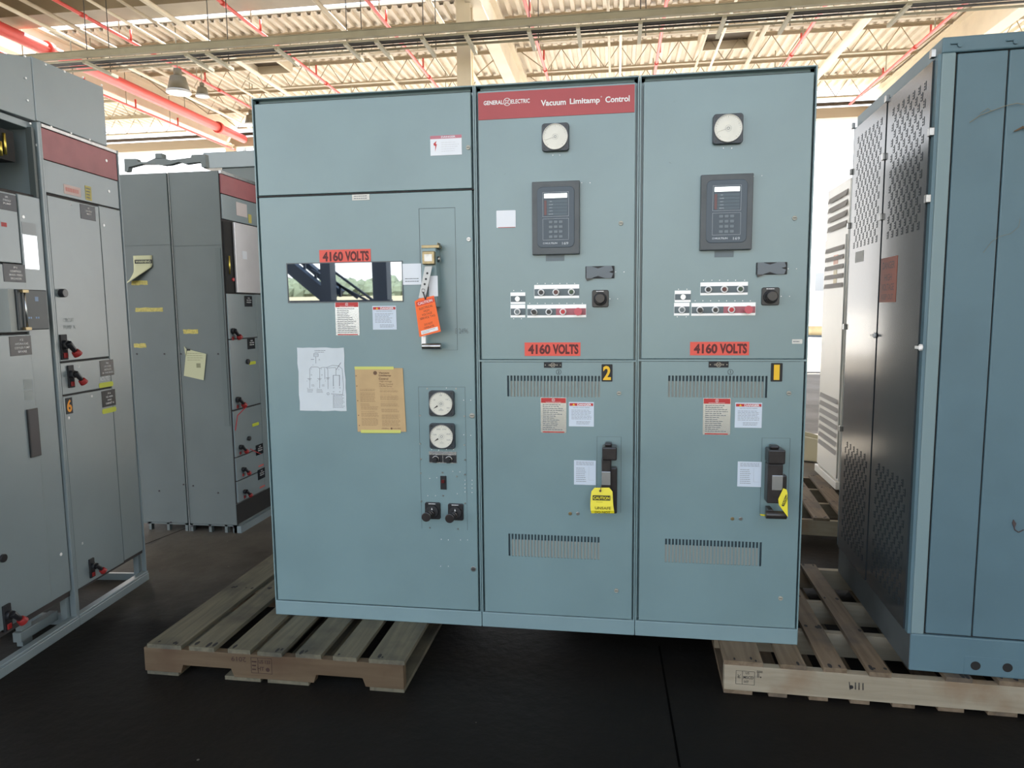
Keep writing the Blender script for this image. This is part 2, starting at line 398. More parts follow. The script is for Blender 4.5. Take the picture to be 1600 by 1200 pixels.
# bar joists across the bays
def make_joist(x0, x1):
    r = thing('roof_joist', 'open-web cream steel joist spanning under the roof deck', 'joist', ((x0+x1)/2, 0, 7.4), 0, 'open-web roof joists')
    MB().box(x0, x1, -.065, .065, 7.975, 7.995).box(x0, x1, -.01, .01, 7.92, 7.975).build('top_chord', JOISTM, r)
    MB().box(x0+.75, x1-.75, -.045, .045, 7.40, 7.41).box(x0+.75, x1-.75, -.006, .006, 7.41, 7.45).build('bottom_chord', JOISTM, r)
    w = MB(); n = 12; st = (x1-x0-1.5)/n; a = x0+.75
    w.rod((x0+.1, 0, 7.93), (a, 0, 7.43), .013); w.rod((x1-.1, 0, 7.93), (x1-.75, 0, 7.43), .013)
    for i in range(n):
        w.rod((a+i*st, 0, 7.43), (a+(i+.5)*st, 0, 7.95), .011, n=6); w.rod((a+(i+.5)*st, 0, 7.95), (a+(i+1)*st, 0, 7.43), .011, n=6)
    w.build('web', JOISTM, r)
    return r
def copy_thing(o, parent=None):
    c = o.copy(); COL.objects.link(c); c.parent = parent
    ROOT[c.name] = ROOT[o.name]
    for ch in list(o.children): copy_thing(ch, c)
    return c
bays = [(-22.9, -12.9), (-12.6, -2.55), (-2.25, 7.8), (8.1, 15.9)]
for bi, (x0, x1) in enumerate(bays):
    j0 = make_joist(x0, x1); first = True
    for y in ((13.15, 15.05, 16.95, 18.6) if bi in (1, 2) else (13.15, 15.05, 16.95, 18.6)):
        o = j0 if first else copy_thing(j0); first = False
        o.location.y = y
        row = {13.15: 'first', 15.05: 'second', 16.95: 'third', 18.6: 'fourth'}[y]
        bay = ('beyond the left girder', 'above the left cabinet', 'above the right cabinet', 'beyond the right girder')[bi]
        o['label'] = 'open-web cream roof joist %s, %s row back from the daylight slit' % (bay, row)
# stubby joists nearer than the fascia beam are hidden; cable tray across
t = thing('cable_tray', 'long pale steel cable tray with dark conduits hung below the roof', 'cable tray', (-3, 9, 6.1))
MB().box(-11.2, 14, 8.96, 9.0, 6.16, 6.27).box(-11.2, 14, 8.94, 9.02, 6.155, 6.165).box(-11.2, 14, 8.94, 9.02, 6.265, 6.275).build('side_rail', TRAYM, t)
b = MB()
for dy, z in ((.12, 6.13), (.2, 6.13), (.3, 6.12)): b.rod((-10.8, 9+dy, z), (14, 9+dy, z), .02, n=8)
b.build('conduit', CABLE, t)
b = MB(); b.rod((-11.2, 9.42, 6.10), (14, 9.42, 6.10), .022); b.rod((-11.2, 8.97, 6.10), (14, 8.97, 6.10), .02); b.build('conduit', TRAYM, t, label='pale grey conduit')
for i, x in enumerate((-9.3, -7.3, -6.9, -5.6, -4.35, -3.8, -3.0, -2.25, -1.2, -.4, .6, 1.9, 2.9, 4.6)):
    m = MB(); m.box(x-.03, x+.03, 8.9, 9.75, 6.03, 6.08); br = m.build('bracket', TRAYM, t)
    if i % 2 == 0: MB().rod((x, 9.0, 6.05), (x, 9.0, 8.0), .008).rod((x+.1, 9.45, 6.05), (x+.1, 9.45, 8.0), .008).build('hanger_rod', CABLE, br)

# sprinkler pipes, running front to back
def pipe(name, x, z, r, y0, y1, m, label, cat, coup=(), drops=(), xe=None):
    t = thing(name, label, cat, (x, (y0+y1)/2, z-r)); xe = x if xe is None else xe
    MB().rod((x, y0, z), (xe, y1, z), r, n=12).build('pipe_run', m, t)
    for y in coup: xx = x+(xe-x)*(y-y0)/(y1-y0); MB().rod((xx, y-.07, z), (xx, y+.07, z), r*1.35, n=12).build('coupling', m, t)
    for y in drops:
        xx = x+(xe-x)*(y-y0)/(y1-y0); MB().rod((xx, y, z), (xx, y, 8.0 if r < .06 else 8.0), .012).build('hanger_rod', TRAYM, t)
        if r < .06: MB().rod((xx+.04, y+.3, z), (xx+.04, y+.3, z+.22), .022).build('sprinkler_riser', m, t)
    return t
pipe('sprinkler_main', -12.1, 7.28, .13, 3, 19.4, REDPIPE, 'thick red sprinkler main pipe along the left girder', 'pipe', (11.3, 17.9), (9, 12.6, 16.2))
pipe('sprinkler_branch', -12.45, 6.95, .03, 3, 19.4, REDPIPE, 'thin red pipe running under the thick red main', 'pipe', (), (9.6, 11.0, 12.4, 14.2, 16))
for x, w in ((-10.05, 'first thin red sprinkler pipe right of the thick main'), (-7.1, 'second thin red sprinkler pipe right of the thick main'), (-4.4, 'thin red sprinkler pipe passing over the left cabinet'),
             (-1.5, 'thin red sprinkler pipe just right of the column'), (1.15, 'thin red sprinkler pipe above the right end of the red header cabinet'), (4.2, 'thin red sprinkler pipe above the corner of the right cabinet'),
             (6.85, 'rightmost thin red sprinkler pipe beside the right girder')):
    pipe('sprinkler_branch', x, 7.3, .035, 3, 19, REDPIPE, w, 'pipe', (9.9, 12.2, 14.6), (10.9, 13.6, 16.3))
# pale electrical conduits running front to back
for i, (x, z, r, w) in enumerate(((-11.3, 7.36, .04, 'pale conduit nearest the thick red main'), (-10.75, 7.36, .04, 'second pale conduit right of the thick red main'), (-9.55, 7.36, .03, 'pale conduit over the hanging lamps'),
    (-9.0, 7.36, .03, 'pale conduit right of the hanging lamps'), (-8.3, 7.2, .05, 'thick pale conduit midway over the left bay'), (-5.35, 7.3, .045, 'pale conduit crossing above the left cabinet corner'),
    (-3.3, 7.33, .05, 'pale conduit just left of the column'), (.05, 7.33, .03, 'pale conduit above the red header'), (.3, 7.33, .03, 'second pale conduit above the red header'), (2.1, 7.3, .03, 'pale conduit left over the right cabinet'), (2.45, 7.3, .03, 'second pale conduit over the right cabinet'),
    (3.3, 7.33, .05, 'thick pale conduit over the right cabinet'), (5.2, 7.3, .09, 'broad pale duct pipe left of the right girder'))):
    o = MB().rod((x, 3, z), (x, 19.2, z), r, n=8).build('conduit', (CREAM, JOISTM)[i % 2]); tag(o, w, 'conduit')
# roof vent frames
for nm, x, y, w, lab in (('roof_hatch', 2.75, 14.6, 1.1, 'dark framed roof hatch above the right cabinet'), ('roof_hatch', -8.6, 14.3, .9, 'dark framed roof hatch above the hanging lamps')):
    h = thing(nm, lab, 'roof hatch', (x, y, 7.7))
    MB().box(x-w/2-.06, x-w/2, y-.5, y+.5, 7.70, 8.0).box(x+w/2, x+w/2+.06, y-.5, y+.5, 7.70, 8.0).box(x-w/2, x+w/2, y-.56, y-.5, 7.70, 8.0).box(x-w/2, x+w/2, y+.5, y+.56, 7.7, 8.0).build('frame', CREAM, h)
    MB().box(x-w/2, x+w/2, y-.5, y+.5, 7.9, 7.95).build('cover', mat('hatch_brown', (.10, .08, .06), .6), h)
# high-bay lamps
def lamp(x, y, z, s, lab):
    t = thing('high_bay_lamp', lab, 'lamp', (x, y, z-.25*s))
    R = Matrix.Translation((x, y, z)) @ Matrix.Rotation(PI/2, 4, 'X')
    MB().cyl(0, 0, .25*s, -.16*s, .16*s, n=24, r1=.17*s).build('shade', LAMPM, t, R @ Matrix.Rotation(0, 4, 'X'))
    MB().cyl(0, 0, .27*s, -.2*s, -.15*s, n=24).build('lens_ring', GLASS, t, R)
    MB().cyl(0, 0, .09*s, .16*s, .34*s, n=16).build('ballast', LAMPM, t, R)
    MB().rod((x, y, z+.3*s), (x, y, 8.08), .012).build('hanger_rod', TRAYM, t)
lamp(-9.8, 12.45, 6.78, 1.0, 'largest hanging high-bay lamp with a ribbed tapered shade')
lamp(-9.8, 13.4, 6.9, .6, 'middle small high-bay lamp beside the thick red pipe')
lamp(-9.75, 15.6, 6.8, .7, 'farthest high-bay lamp beside the left cabinet corner')

for k, (p0, p1) in enumerate((((1030, 1010), (1062, 1199)), ((182, 868), (300, 822)))):
    a = onp(*p0, (0, 0, 0), (0, 0, 1)); b = onp(*p1, (0, 0, 0), (0, 0, 1)); d_ = (b-a).normalized(); u_ = Vector((-d_.y, d_.x, 0))*.004
    if k: a -= d_*1.5; b += d_*1.5
    o = MB().add([a+u_+Vector((0, 0, .0012)), a-u_+Vector((0, 0, .0012)), b-u_+Vector((0, 0, .0012)), b+u_+Vector((0, 0, .0012))], [(0, 1, 2, 3)]).build('trim_%d' % (13+k), mat('joint_black', (.003, .003, .003), 1., spec=0.)); o['kind'] = 'structure'; o['label'] = ('joint line in the dark floor in front of the row', 'joint line in the floor by the back cabinets')[k]
# ================================================================== PALLETS
def pallet(label, x0, x1, y0, y1, boards, bots, notch, stry, M0, ms, mb, marks=None, z1=.1392):
    t = thing('wooden_pallet', label, 'pallet', tuple(M0 @ Vector(((x0+x1)/2, (y0+y1)/2, 0))), 0, None)
    hb = .018; zs = z1-hb
    for y in stry:
        b = MB(); poly = [(x0, hb), (x1, hb), (x1, zs), (x0, zs)]
        if notch:
            poly = [(x0, hb)]
            for a, c in notch: poly += [(a, hb), (a+.012, hb+.035), (c-.012, hb+.035), (c, hb)]
            poly += [(x1, hb), (x1, zs), (x0, zs)]
        b.prism(poly, y, y+.036); st = b.build('stringer', ms, t, M0, bevel=.002)
        if marks and y == stry[0]: marks(t, M0, y)
    for i, (a, c) in enumerate(boards):
        j = random.uniform(-.006, .006)
        bm_ = MB().box(a, c, y0+j, y1+j, zs, z1)
        for y in stry:
            for k in (.2, .3, .72, .85):
                if random.random() < .35: continue
                X, Y, r = a+(c-a)*(k+random.uniform(-.05, .05)), y+.02+random.uniform(-.008, .012), random.uniform(.004, .009); l = random.uniform(1.2, 2.8); q = 10
                bm_.add([(X+r*math.cos(2*PI*h/q)*random.uniform(.8, 1.1), Y+r*l*math.sin(2*PI*h/q), z1+.0004) for h in range(q)], [tuple(range(q))], 1)
        bm_.build('deck_board', [mb, NAILS], t, M0)
    for a, c in bots: MB().box(a, c, y0+.005, y1-.005, 0, hb).build('bottom_board', mb, t, M0, bevel=.002)
    return t
FZ = lambda px, py, z: (lambda w: (w.x, w.y))(onp(px, py, (0, 0, z), (0, 0, 1)))
FXY = lambda px, py, y: onp(px, py, (0, y, 0), (0, 1, 0)).x
lb = [(FXY(a, 1016, -.335), FXY(b, 1020, -.335)) for a, b in ((231, 284), (296, 335), (356, 391), (403, 441), (461, 501), (520, 557), (576, 632))]
def lmarks(t, M0, y):
    m = MB(); X = lambda px: onp(px, 1030, (0, y, 0), (0, 1, 0)).x
    a, c = X(392), X(424); m.box(a, c, y-.0006, y-.0002, .042, .044).box(a, c, y-.0006, y-.0002, .108, .110)
    for x in (a, a+.030, c): m.box(x-.001, x+.001, y-.0006, y-.0002, .042, .110)
    m.text('US 133', (a+c)/2+.014, .093, .016, y-.0006, w=.05, bold=.02); m.text('HT', (a+c)/2-.003, .063, .016, y-.0006, bold=.02); m.cyl((a+c)/2+.027, .060, .009, y-.0006, y-.0002, n=10)
    m.lines(a+.004, a+.026, .10, .05, 3, y-.0006, seed=4)
    m.text('2019', X(373), .098, .02, y-.0006, w=.065, rot=PI, bold=.0)
    m.build('stamp_marks', mat('stamp_brown', (.035, .014, .01), .8), t, M0)
pallet('weathered wooden pallet under the left end of the cabinet row', -1.72, -.585, -.335, .88, lb, [(-1.715, -1.57), (-1.36, -1.20), (-1.17, -.99), (-.73, -.585)], [(-1.555, -1.315), (-.965, -.745)], (-.335, .25, .84), ID, WOODS, WOODB, lmarks)
RP = frame((.675, -.165, 0), -1.6)
rbx = [(FXY(a, 1043, -.165)-.675, FXY(b, 1045, -.165)-.675) for a, b in ((1131, 1192), (1219, 1259), (1286, 1322), (1356, 1390))]
rbx += [(.80, .89), (.98, 1.07), (1.16, 1.25), (1.34, 1.50)]
bb = [(.0, .11), (.17, .24), (.32, .39), (.47, .54), (.62, .70), (.78, .87), (.95, 1.05), (1.15, 1.25), (1.4, 1.5)]
def rmarks(t, M0, y):
    m = MB()
    a, c = .045, .115; m.box(a, c, y-.0006, y-.0002, .045, .0462).box(a, c, y-.0006, y-.0002, .100, .1012)
    for x in (a, a+.024, c): m.box(x-.0007, x+.0007, y-.0006, y-.0002, .045, .1)
    m.text('IPPC', a+.012, .078, .012, y-.0006, w=.016, rot=PI/2); m.text('US', .088, .093, .009, y-.0006); m.text('MSCD', .092, .075, .012, y-.0006, w=.038); m.text('HT', .085, .057, .010, y-.0006)
    m.lines(.123, .146, .107, .098, 2, y-.0006, seed=3, th=.6); m.box(.125, .127, y-.0006, y-.0002, .078, .098); m.box(.130, .132, y-.0006, y-.0002, .078, .098); m.cyl(.138, .080, .003, y-.0006, y-.0002, n=8)
    m.cyl(.470, .070, .008, y-.0006, y-.0002, n=8); m.rod((.462, y-.0006, .09), (.466, y-.0006, .06), .0015); 
    for x in (.484, .497, .511): m.rod((x, y-.0006, .09), (x+.001, y-.0006, .062), .0018)
    m.build('stamp_marks', INK, t, M0)
pallet('pale wooden pallet under the right end of the cabinet row and the louvred cabinet', 0, 1.5, 0, 1.14, rbx, bb, None, (0, .34, .66, 1.10), RP, WOODS2, WOODB2, rmarks)
RP2 = frame((1.2, 1.86, 0), -5)
pallet('brown wooden pallet behind, carrying the white cabinet', 0, 1.4, 0, 1.25, [(.0, .10), (.16, .26), (.34, .44), (.52, .62), (.70, .80), (.88, .98), (1.06, 1.16), (1.3, 1.4)], [(.0, .10), (.6, .75), (1.3, 1.4)], None, (0, .42, .82, 1.2), RP2, WOODS2, WOODB2)

# ================================================================== MAIN CABINET ROW
MF = Face(ID)
HT = 2.286; ZB = .14; ZT = ZB+HT
XA, XB, XC, XD = -1.2968, -.3300, .3303, .9903
def PX(px, py, d=0): return MF.p(px, py, d)
def unit(label, x0, x1, doors):
    """doors: list of (z0, z1, holes)"""
    t = thing('switchgear_cabinet', label, 'electrical cabinet', ((x0+x1)/2, .38, ZB))
    zk = ZB+.066
    a, b = x0+.001, x1-.001
    m = MB().panel(a, b, zk, ZT, .0, .03, [(a+.0055, b-.0055, zk+.001, ZT-.005)])
    m.box(a, a+.02, .03, .76, zk, ZT).box(b-.02, b, .03, .76, zk, ZT).box(a, b, .03, .76, ZT-.02, ZT).box(a, b, .74, .76, zk, ZT)
    m.build('body', PAINT, t, bevel=.003)
    MB().box(a+.02, b-.02, .028, .034, zk, ZT-.015).build('gasket', GASK, t)
    MB().box(a, b, -.002, .76, ZB, zk).build('kick_plate', KICK, t, bevel=.003)
    ds = []
    for z0, z1, holes in doors:
        m = MB().panel(a+.015, b-.0135, z0, z1, -.004, .0 if holes else .022, holes)
        ds.append(m.build('door', PAINT, t, bevel=.0025 if not holes else 0))
    return t, ds
YL = -.0052   # label plane on doors

def voltage(parent, x0, y0, x1, y1, rot=0.):
    cx, cz, w, h = MF.r(x0, y0, x1, y1)
    lb = MB().cb(cx, cz, w, h, YL-.001, -.0035).build('voltage_label', VOLT, parent)
    m = MB(); m.text('4160', cx-w*.235, cz, h*.74, YL-.0016, w=w*.40, bold=.04).text('VOLTS', cx+w*.235, cz, h*.74, YL-.0016, w=w*.46, bold=.045).build('lettering', INKR, lb)
def monogram(m, cx, cz, r, y, mi=0):
    m.ring(cx, cz, r*.86, r, y, y+.0003, mi)
    m.text('GE', cx, cz, r*.85, y, w=r*1.15, bold=.01, shear=.35, mi=mi)
    for k in range(4):
        a = PI/4+k*PI/2; m.cyl(cx+r*.66*math.cos(a), cz+r*.66*math.sin(a), r*.12, y, y+.0003, mi, n=8)
def nameplate(parent, x0, y0, x1, y1, seed=1):   # red-topped rating plate
    cx, cz, w, h = MF.r(x0, y0, x1, y1)
    p = MB().rr(cx, cz, w, h, .003, YL-.001, -.0035).build('rating_plate', ALU, parent)
    MB().cb(cx, cz+h*.42, w*.96, h*.14, YL-.0015, YL-.001).cb(cx, cz-h*.475, w*.84, h*.03, YL-.0015, YL-.001).build('red_band', REDL, p)
    m = MB(); monogram(m, cx, cz+h*.435, h*.045, YL-.002); m.lines(cx-w*.3, cx+w*.3, cz+h*.385, cz+h*.36, 1, YL-.002, seed=seed, ragged=.05)
    m.build('emblem', WHITE, p)
    m = MB(); m.lines(cx-w*.42, cx+w*.42, cz+h*.33, cz-h*.43, 14, YL-.0016, seed=seed, ragged=.5, th=.38); m.build('lettering', INKG, p)
def danger(parent, x0, y0, x1, y1, seed=1):
    cx, cz, w, h = MF.r(x0, y0, x1, y1)
    p = MB().cb(cx, cz, w, h, YL-.001, -.0035).build('warning_label', LABW2, parent)
    MB().cb(cx, cz+h*.40, w*.94, h*.11, YL-.0014, YL-.001).build('red_header', REDL, p)
    MB().prism([(cx-w*.36, cz+h*.36), (cx-w*.25, cz+h*.36), (cx-w*.305, cz+h*.44)], YL-.0018, YL-.0014).build('warning_triangle', YEL2, p)
    MB().text('DANGER', cx+w*.12, cz+h*.40, h*.085, YL-.0018, w=w*.56, bold=.03).build('header_text', WHITE, p)
    m = MB(); m.text('ELECTRIC SHOCK HAZARD', cx, cz+h*.28, h*.035, YL-.0018, w=w*.66, bold=.01)
    m.lines(cx-w*.4, cx+w*.42, cz+h*.2, cz-h*.22, 7, YL-.0016, seed=seed, ragged=.3, th=.25); m.lines(cx-w*.2, cx+w*.42, cz-h*.27, cz-h*.42, 3, YL-.0016, seed=seed+3, ragged=.2, th=.3)
    m.build('lettering', INKG, p)
def latch(parent, px, py, r=.009, m=mat('dull_latch', (.38, .38, .33), .5, metal=.3)):
    x, z = PX(px, py); l = MB().cyl(x, z, r, -.009, -.003, n=16).build('door_latch', m, parent, bevel=.001)
    MB().box(x-r*.7, x+r*.7, -.0095, -.009, z-.001, z+.001).build('slot', BLKM, l)
def meter(parent, x0, y0, x1, y1, name, nums=(), needle=None, unit_='A'):
    cx, cz, w, h = MF.r(x0, y0, x1, y1, .01); w = h = (w+h)/2
    m = MB().rr(cx, cz, w, h, .012, -.022, -.003); b = m.build(name, mat('meter_bezel', (.03, .04, .05), .35), parent, bevel=.002)
    s = MB()
    for i in (-1, 1):
        for j in (-1, 1): MB().cyl(cx+i*w*.40, cz+j*h*.40, .004, -.0235, -.022, n=10).build('bezel_screw', BLACK, b)
    MB().cyl(cx, cz, w*.445, -.027, -.021, n=40).build('dial_face', DIAL, b)
    MB().ring(cx, cz, w*.44, w*.462, -.030, -.021, n=40).build('dial_rim', OFFW if needle is None else STEEL, b)
    m = MB()
    for k in range(25):
        a = math.radians(225-270*k/24); r0, r1 = (w*.36, w*.41) if k % 6 == 0 else (w*.385, w*.41)
        m.rod((cx+r0*math.cos(a), -.0273, cz+r0*math.sin(a)), (cx+r1*math.cos(a), -.0273, cz+r1*math.sin(a)), .0005, n=4)
    for s_, a, r in nums: m.text(s_, cx+w*r*math.cos(math.radians(a)), cz+w*r*math.sin(math.radians(a)), w*.055, -.0273, bold=.0)
    if nums:
        m.text(unit_, cx, cz-w*.20, w*.035, -.0273); m.text({'AC\nAMPERES': ''}.get(unit_, 'AMPERES' if unit_ == 'AC ' else 'VOLTS'), cx, cz-w*.25, w*.035, -.0273)
    m.ring(cx, cz, w*.10, w*.105, -.0275, -.0272, n=24); m.ring(cx, cz, w*.035, w*.05, -.0278, -.027, n=16)
    m.build('scale_marks', INKG, b)
    if needle is not None:
        a = math.radians(needle); d = Vector((math.cos(a), 0, math.sin(a)))
        MB().prism([(cx+w*.16*d.x-.0035*d.z, cz+w*.16*d.z+.0035*d.x), (cx+w*.16*d.x+.0035*d.z, cz+w*.16*d.z-.0035*d.x), (cx+w*.36*d.x, cz+w*.36*d.z)], -.0285, -.0275).build('needle', INK, b)
    else:
        MB().prism([(cx-w*.05, cz-.001), (cx-w*.05, cz+.001), (cx-w*.38, cz-w*.12)], -.0285, -.0275).build('needle', OFFW, b)
def relay(parent, x0, y0, x1, y1):
    cx, cz, w, h = MF.r(x0, y0, x1, y1, .01)
    b = MB().rr(cx, cz, w, h, .003, -.026, -.003).build('motor_relay', GREYP, parent, bevel=.004)
    MB().rr(cx, cz+h*.01, w*.78, h*.83, .02, -.028, -.025).build('faceplate', NAVY, b, bevel=.002)
    pw, ph = w*.54, h*.32
    m = MB()
    for (z0, hh) in ((cz+h*.185, h*.33), (cz-h*.155, h*.29)):
        for sgn in (-1, 1): m.box(cx-pw/2, cx+pw/2, -.0286, -.028, z0+sgn*hh/2-.0004, z0+sgn*hh/2+.0004); m.box(cx+sgn*pw/2-.0004, cx+sgn*pw/2+.0004, -.0286, -.028, z0-hh/2, z0+hh/2)
    m.text('MULTILIN', cx-w*.095, cz-h*.345, h*.024, -.0286, w=w*.25, bold=.03); m.ring(cx-w*.25, cz-h*.345, h*.008, h*.013, -.0286, -.028, n=12); m.text('169', cx+w*.20, cz-h*.35, h*.036, -.0286, w=w*.13)
    for i, s_ in enumerate(('TRIP', 'ALARM', 'AUX.1', 'AUX.2', 'SERVICE')): m.text(s_, cx-w*.10, cz+h*(.225-.043*i), h*.012, -.0292, bold=.01)
    m.build('lettering', mat('relay_print', (.55, .60, .65), .5), b)
    m = MB()
    for i in range(5): m.cb(cx+w*.03, cz+h*(.225-.043*i), w*.42, h*.034, -.0288, -.028)
    m.build('indicator_strip', NAVYL, b)
    MB().cb(cx-w*.215, cz+h*.14, w*.05, h*.20, -.029, -.028).build('led_column', LRED, b)
    MB().cb(cx, cz+h*.30, w*.48, h*.06, -.030, -.028).build('display', mat('lcd_window', (.85, .9, .85), .06, metal=.9), b)
    for i in range(4):
        for j in range(3):
            MB().rr(cx+(j-1)*w*.105, cz-h*(.055+.067*i), w*.075, h*.035, .002, -.030, -.028).build('key', mat('relay_key', (.16, .20, .23), .4), b)
def plate(parent, x0, y0, x1, y1, devs, redfrom=None, name='operator_plate'):
    """polished nameplate strip holding pilot devices; devs = (px, kind)"""
    cx, cz, w, h = MF.r(x0, y0, x1, y1)
    b = MB().cb(cx, cz, w, h, -.0065, -.0035).build(name, METAL, parent)
    xs = cx-w/2; xr = cx+w/2
    m = MB(); rx = xr if redfrom is None else PX(redfrom, (y0+y1)/2)[0]
    m.box(xs+.001, rx, -.0072, -.0064, cz-h*.32, cz+h*.20); m.build('legend_band', mat('legend_slate', (.11, .15, .17), .4), b)
    if redfrom is not None: MB().box(rx, xr-.001, -.0072, -.0064, cz-h*.32, cz+h*.20).build('red_legend', mat('legend_red', (.42, .12, .15), .4), b)
    zc = cz-h*.06
    for px, k in devs:
        x = PX(px, (y0+y1)/2)[0]
        R_ = .0135
        if k == 'empty':
            d = MB().cyl(x, zc, .010, -.012, -.0065, n=16).build('blank_plug', ALU, b); continue
        cap = {'black': BLACK, 'red': REDP, 'green': GREEN, 'dred': LRED, 'select': BLACK, 'mush': REDB, 'grey': mat('grey_button', (.16, .19, .20), .4), 'dark': BLACK}[k]
        nm = {'select': 'selector_knob', 'mush': 'mushroom_button', 'green': 'indicator_light', 'dred': 'indicator_light', 'dark': 'indicator_light'}.get(k, 'push_button')
        g_ = MB()
        g_.ring(x, zc, R_*.66, R_, -.018, -.0065, n=24).cyl(x, zc, R_*.68, -.010, -.0065, n=24)
        c_ = g_
        if k == 'mush': g_ = MB().ring(x, zc, R_*.6, R_*.95, -.018, -.0065); g_.cyl(x, zc, R_*.5, -.03, -.0065, mi=1); g_.cyl(x, zc, R_*1.15, -.042, -.030, mi=1, r1=R_*1.15)
        elif k == 'select': g_.cyl(x, zc, R_*.72, -.024, -.010, mi=1); g_.bar((x-R_*.7, -.028, zc+R_*.4), (x+R_*.7, -.028, zc-R_*.4), .008, .006, 1)
        elif k in ('green', 'dred', 'dark'):
            for q in range(4): g_.cyl(x, zc, R_*.66*math.cos(q*.38), -.014-.003*(q+1), -.014-.003*q, mi=1, n=20)
        else: g_.cyl(x, zc, R_*.64, -.020, -.010, mi=1)
        g_.build(nm, [METAL, cap], b)
def rotary(parent, x0, y0, x1, y1, grip=True, ang=0., name='rotary_switch'):
    cx, cz, w, h = MF.r(x0, y0, x1, y1, .01)
    b = MB().rr(cx, cz, w, h, .008, -.012, -.003).build(name, BLACK, parent, bevel=.002)
    m = MB().cyl(cx, cz-.002, w*.40, -.022, -.012, n=28).build('dial_collar', BLKM, b, bevel=.002)
    m = MB().cyl(cx-.004, cz-.008, w*.24, -.036, -.02, n=20)
    if grip: m.cyl(cx-.012, cz-.010, w*.30, -.075, -.045, n=24, r1=w*.22).cyl(cx-.008, cz-.009, w*.22, -.046, -.02, n=20)
    else: m.cyl(cx, cz, w*.30, -.05, -.02, n=28)
    m.build('knob', BAKE, b, bevel=.003)
    m = MB()
    if grip: m.prism([(cx-.003, cz+h*.10), (cx+.003, cz+h*.10), (cx, cz+h*.24)], -.0227, -.022)
    m.lines(cx-w*.25, cx+w*.25, cz+h*.46, cz+h*.38, 1, -.0125, seed=2, ragged=.1, th=.5)
    m.build('pointer_mark', WHITE, b)
def taped(parent, x0, y0, x1, y1):
    cx, cz, w, h = MF.r(x0, y0, x1, y1)
    b = MB().cb(cx, cz, w, h, -.012, -.003).build('meter_window', BLKM, parent, bevel=.002)
    m = MB(); k = .0005
    for sgn in (-1, 1):
        p = [(-w*.47, sgn*-h*.48), (-w*.30, sgn*-h*.5), (w*.46, sgn*h*.12), (w*.40, sgn*h*.50), (w*.18, sgn*h*.5), (-w*.47, sgn*-h*.02)]
        m.prism([(cx+a, cz+c) for a, c in p], -.0135-k, -.012); k += .0012
    m.build('electrical_tape', mat('grey_sheen_tape', (.09, .12, .15), .22), b)
    MB().prism([(cx-w*.5, cz-h*.45), (cx-w*.22, cz-h*.5), (cx-w*.45, cz-h*.72)], -.014, -.012).build('tape_end', BLACK, b)
def screwset(parent, pts, name='screw', r=.0035, m=ALU):
    for a, b in pts: x, z = PX(a, b); MB().cyl(x, z, r, -.007, -.0035, n=8).build(name, m, parent)
def dents(parent, pts):
    for a, b in pts:
        x, z = PX(a, b); s = MB()
        for q in range(3): s.cyl(x, z, .006*math.cos(q*.5), -.0040-.0005*(q+1), -.0040-.0005*q, n=12)
        s.build('rivet_bump', PAINT, parent)

# ---- vents
def slots(x0, x1, z0, z1, n, fw=.60):
    p = (x1-x0)/n; return [(x0+p*i+p*.15, x0+p*i+p*(.15+fw), z0, z1) for i in range(n)]
def baffle(parent, x0, x1, z0, z1, dark_side):
    p = (x1-x0)/28
    a, b = (x0+p, x1) if dark_side < 0 else (x0, x1-p)
    MB().box(a, b, .0005, .0015, z0-.002, z0+(z1-z0)*.74).build('vent_baffle', BAFF, parent)
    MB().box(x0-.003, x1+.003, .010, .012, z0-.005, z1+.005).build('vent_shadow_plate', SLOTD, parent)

# ---- unit: incoming (left, 38 in wide)
z_seam = PX(565, 302)[1]; zk = ZB+.066
UL, dl = unit('wide grey switchgear cabinet with a viewing window, leftmost of the joined row', XA, XB, [(z_seam+.004, ZT-.026, []), (zk+.006, z_seam-.004, [])])
MB().box(XA+.005, XB-.005, -.001, .02, z_seam-.002, z_seam+.002).build('divider_rail', GASK, UL)
latch(UL, 732, 231); latch(UL, 733, 374, m=STEEL); latch(UL, 738, 649, .011, STEEL); latch(UL, 740, 888, .011, STEEL)
cx, cz, w, h = MF.r(673, 212, 722, 243)
p = MB().cb(cx, cz, w, h, YL-.001, -.0035).build('warning_label', LABW, UL)
MB().cb(cx, cz+h*.42, w, h*.16, YL-.0014, YL-.001).build('red_header', mat('faded_pink', (.50, .17, .22), .4), p)
m = MB().text('DANGER', cx+w*.08, cz+h*.42, h*.09, YL-.0019, w=w*.45, bold=.02); m.build('header_text', LABW, p)
m = MB().prism([(cx-w*.40, cz+h*.10), (cx-w*.30, cz+h*.24), (cx-w*.33, cz+h*.08), (cx-w*.29, cz+h*.08), (cx-w*.35, cz-h*.30), (cx-w*.34, cz-.0), (cx-w*.38, cz-.0)], YL-.0016, YL-.001); m.build('lightning_symbol', REDL, p)
m = MB().lines(cx-w*.15, cx+w*.42, cz+h*.2, cz-h*.35, 5, YL-.0015, seed=5, th=.2, ragged=.3); m.build('lettering', mat('pale_ink', (.6, .62, .66), .6), p)
cx, cz, w, h = MF.r(551, 304, 578, 313); p = MB().cb(cx, cz, w, h, YL-.001, -.0035).build('name_strip', OFFW, UL); MB().lines(cx-w*.4, cx+w*.4, cz+h*.4, cz-h*.4, 2, YL-.0015, seed=8).build('lettering', INKG, p)
voltage(UL, 500, 390, 580, 411)
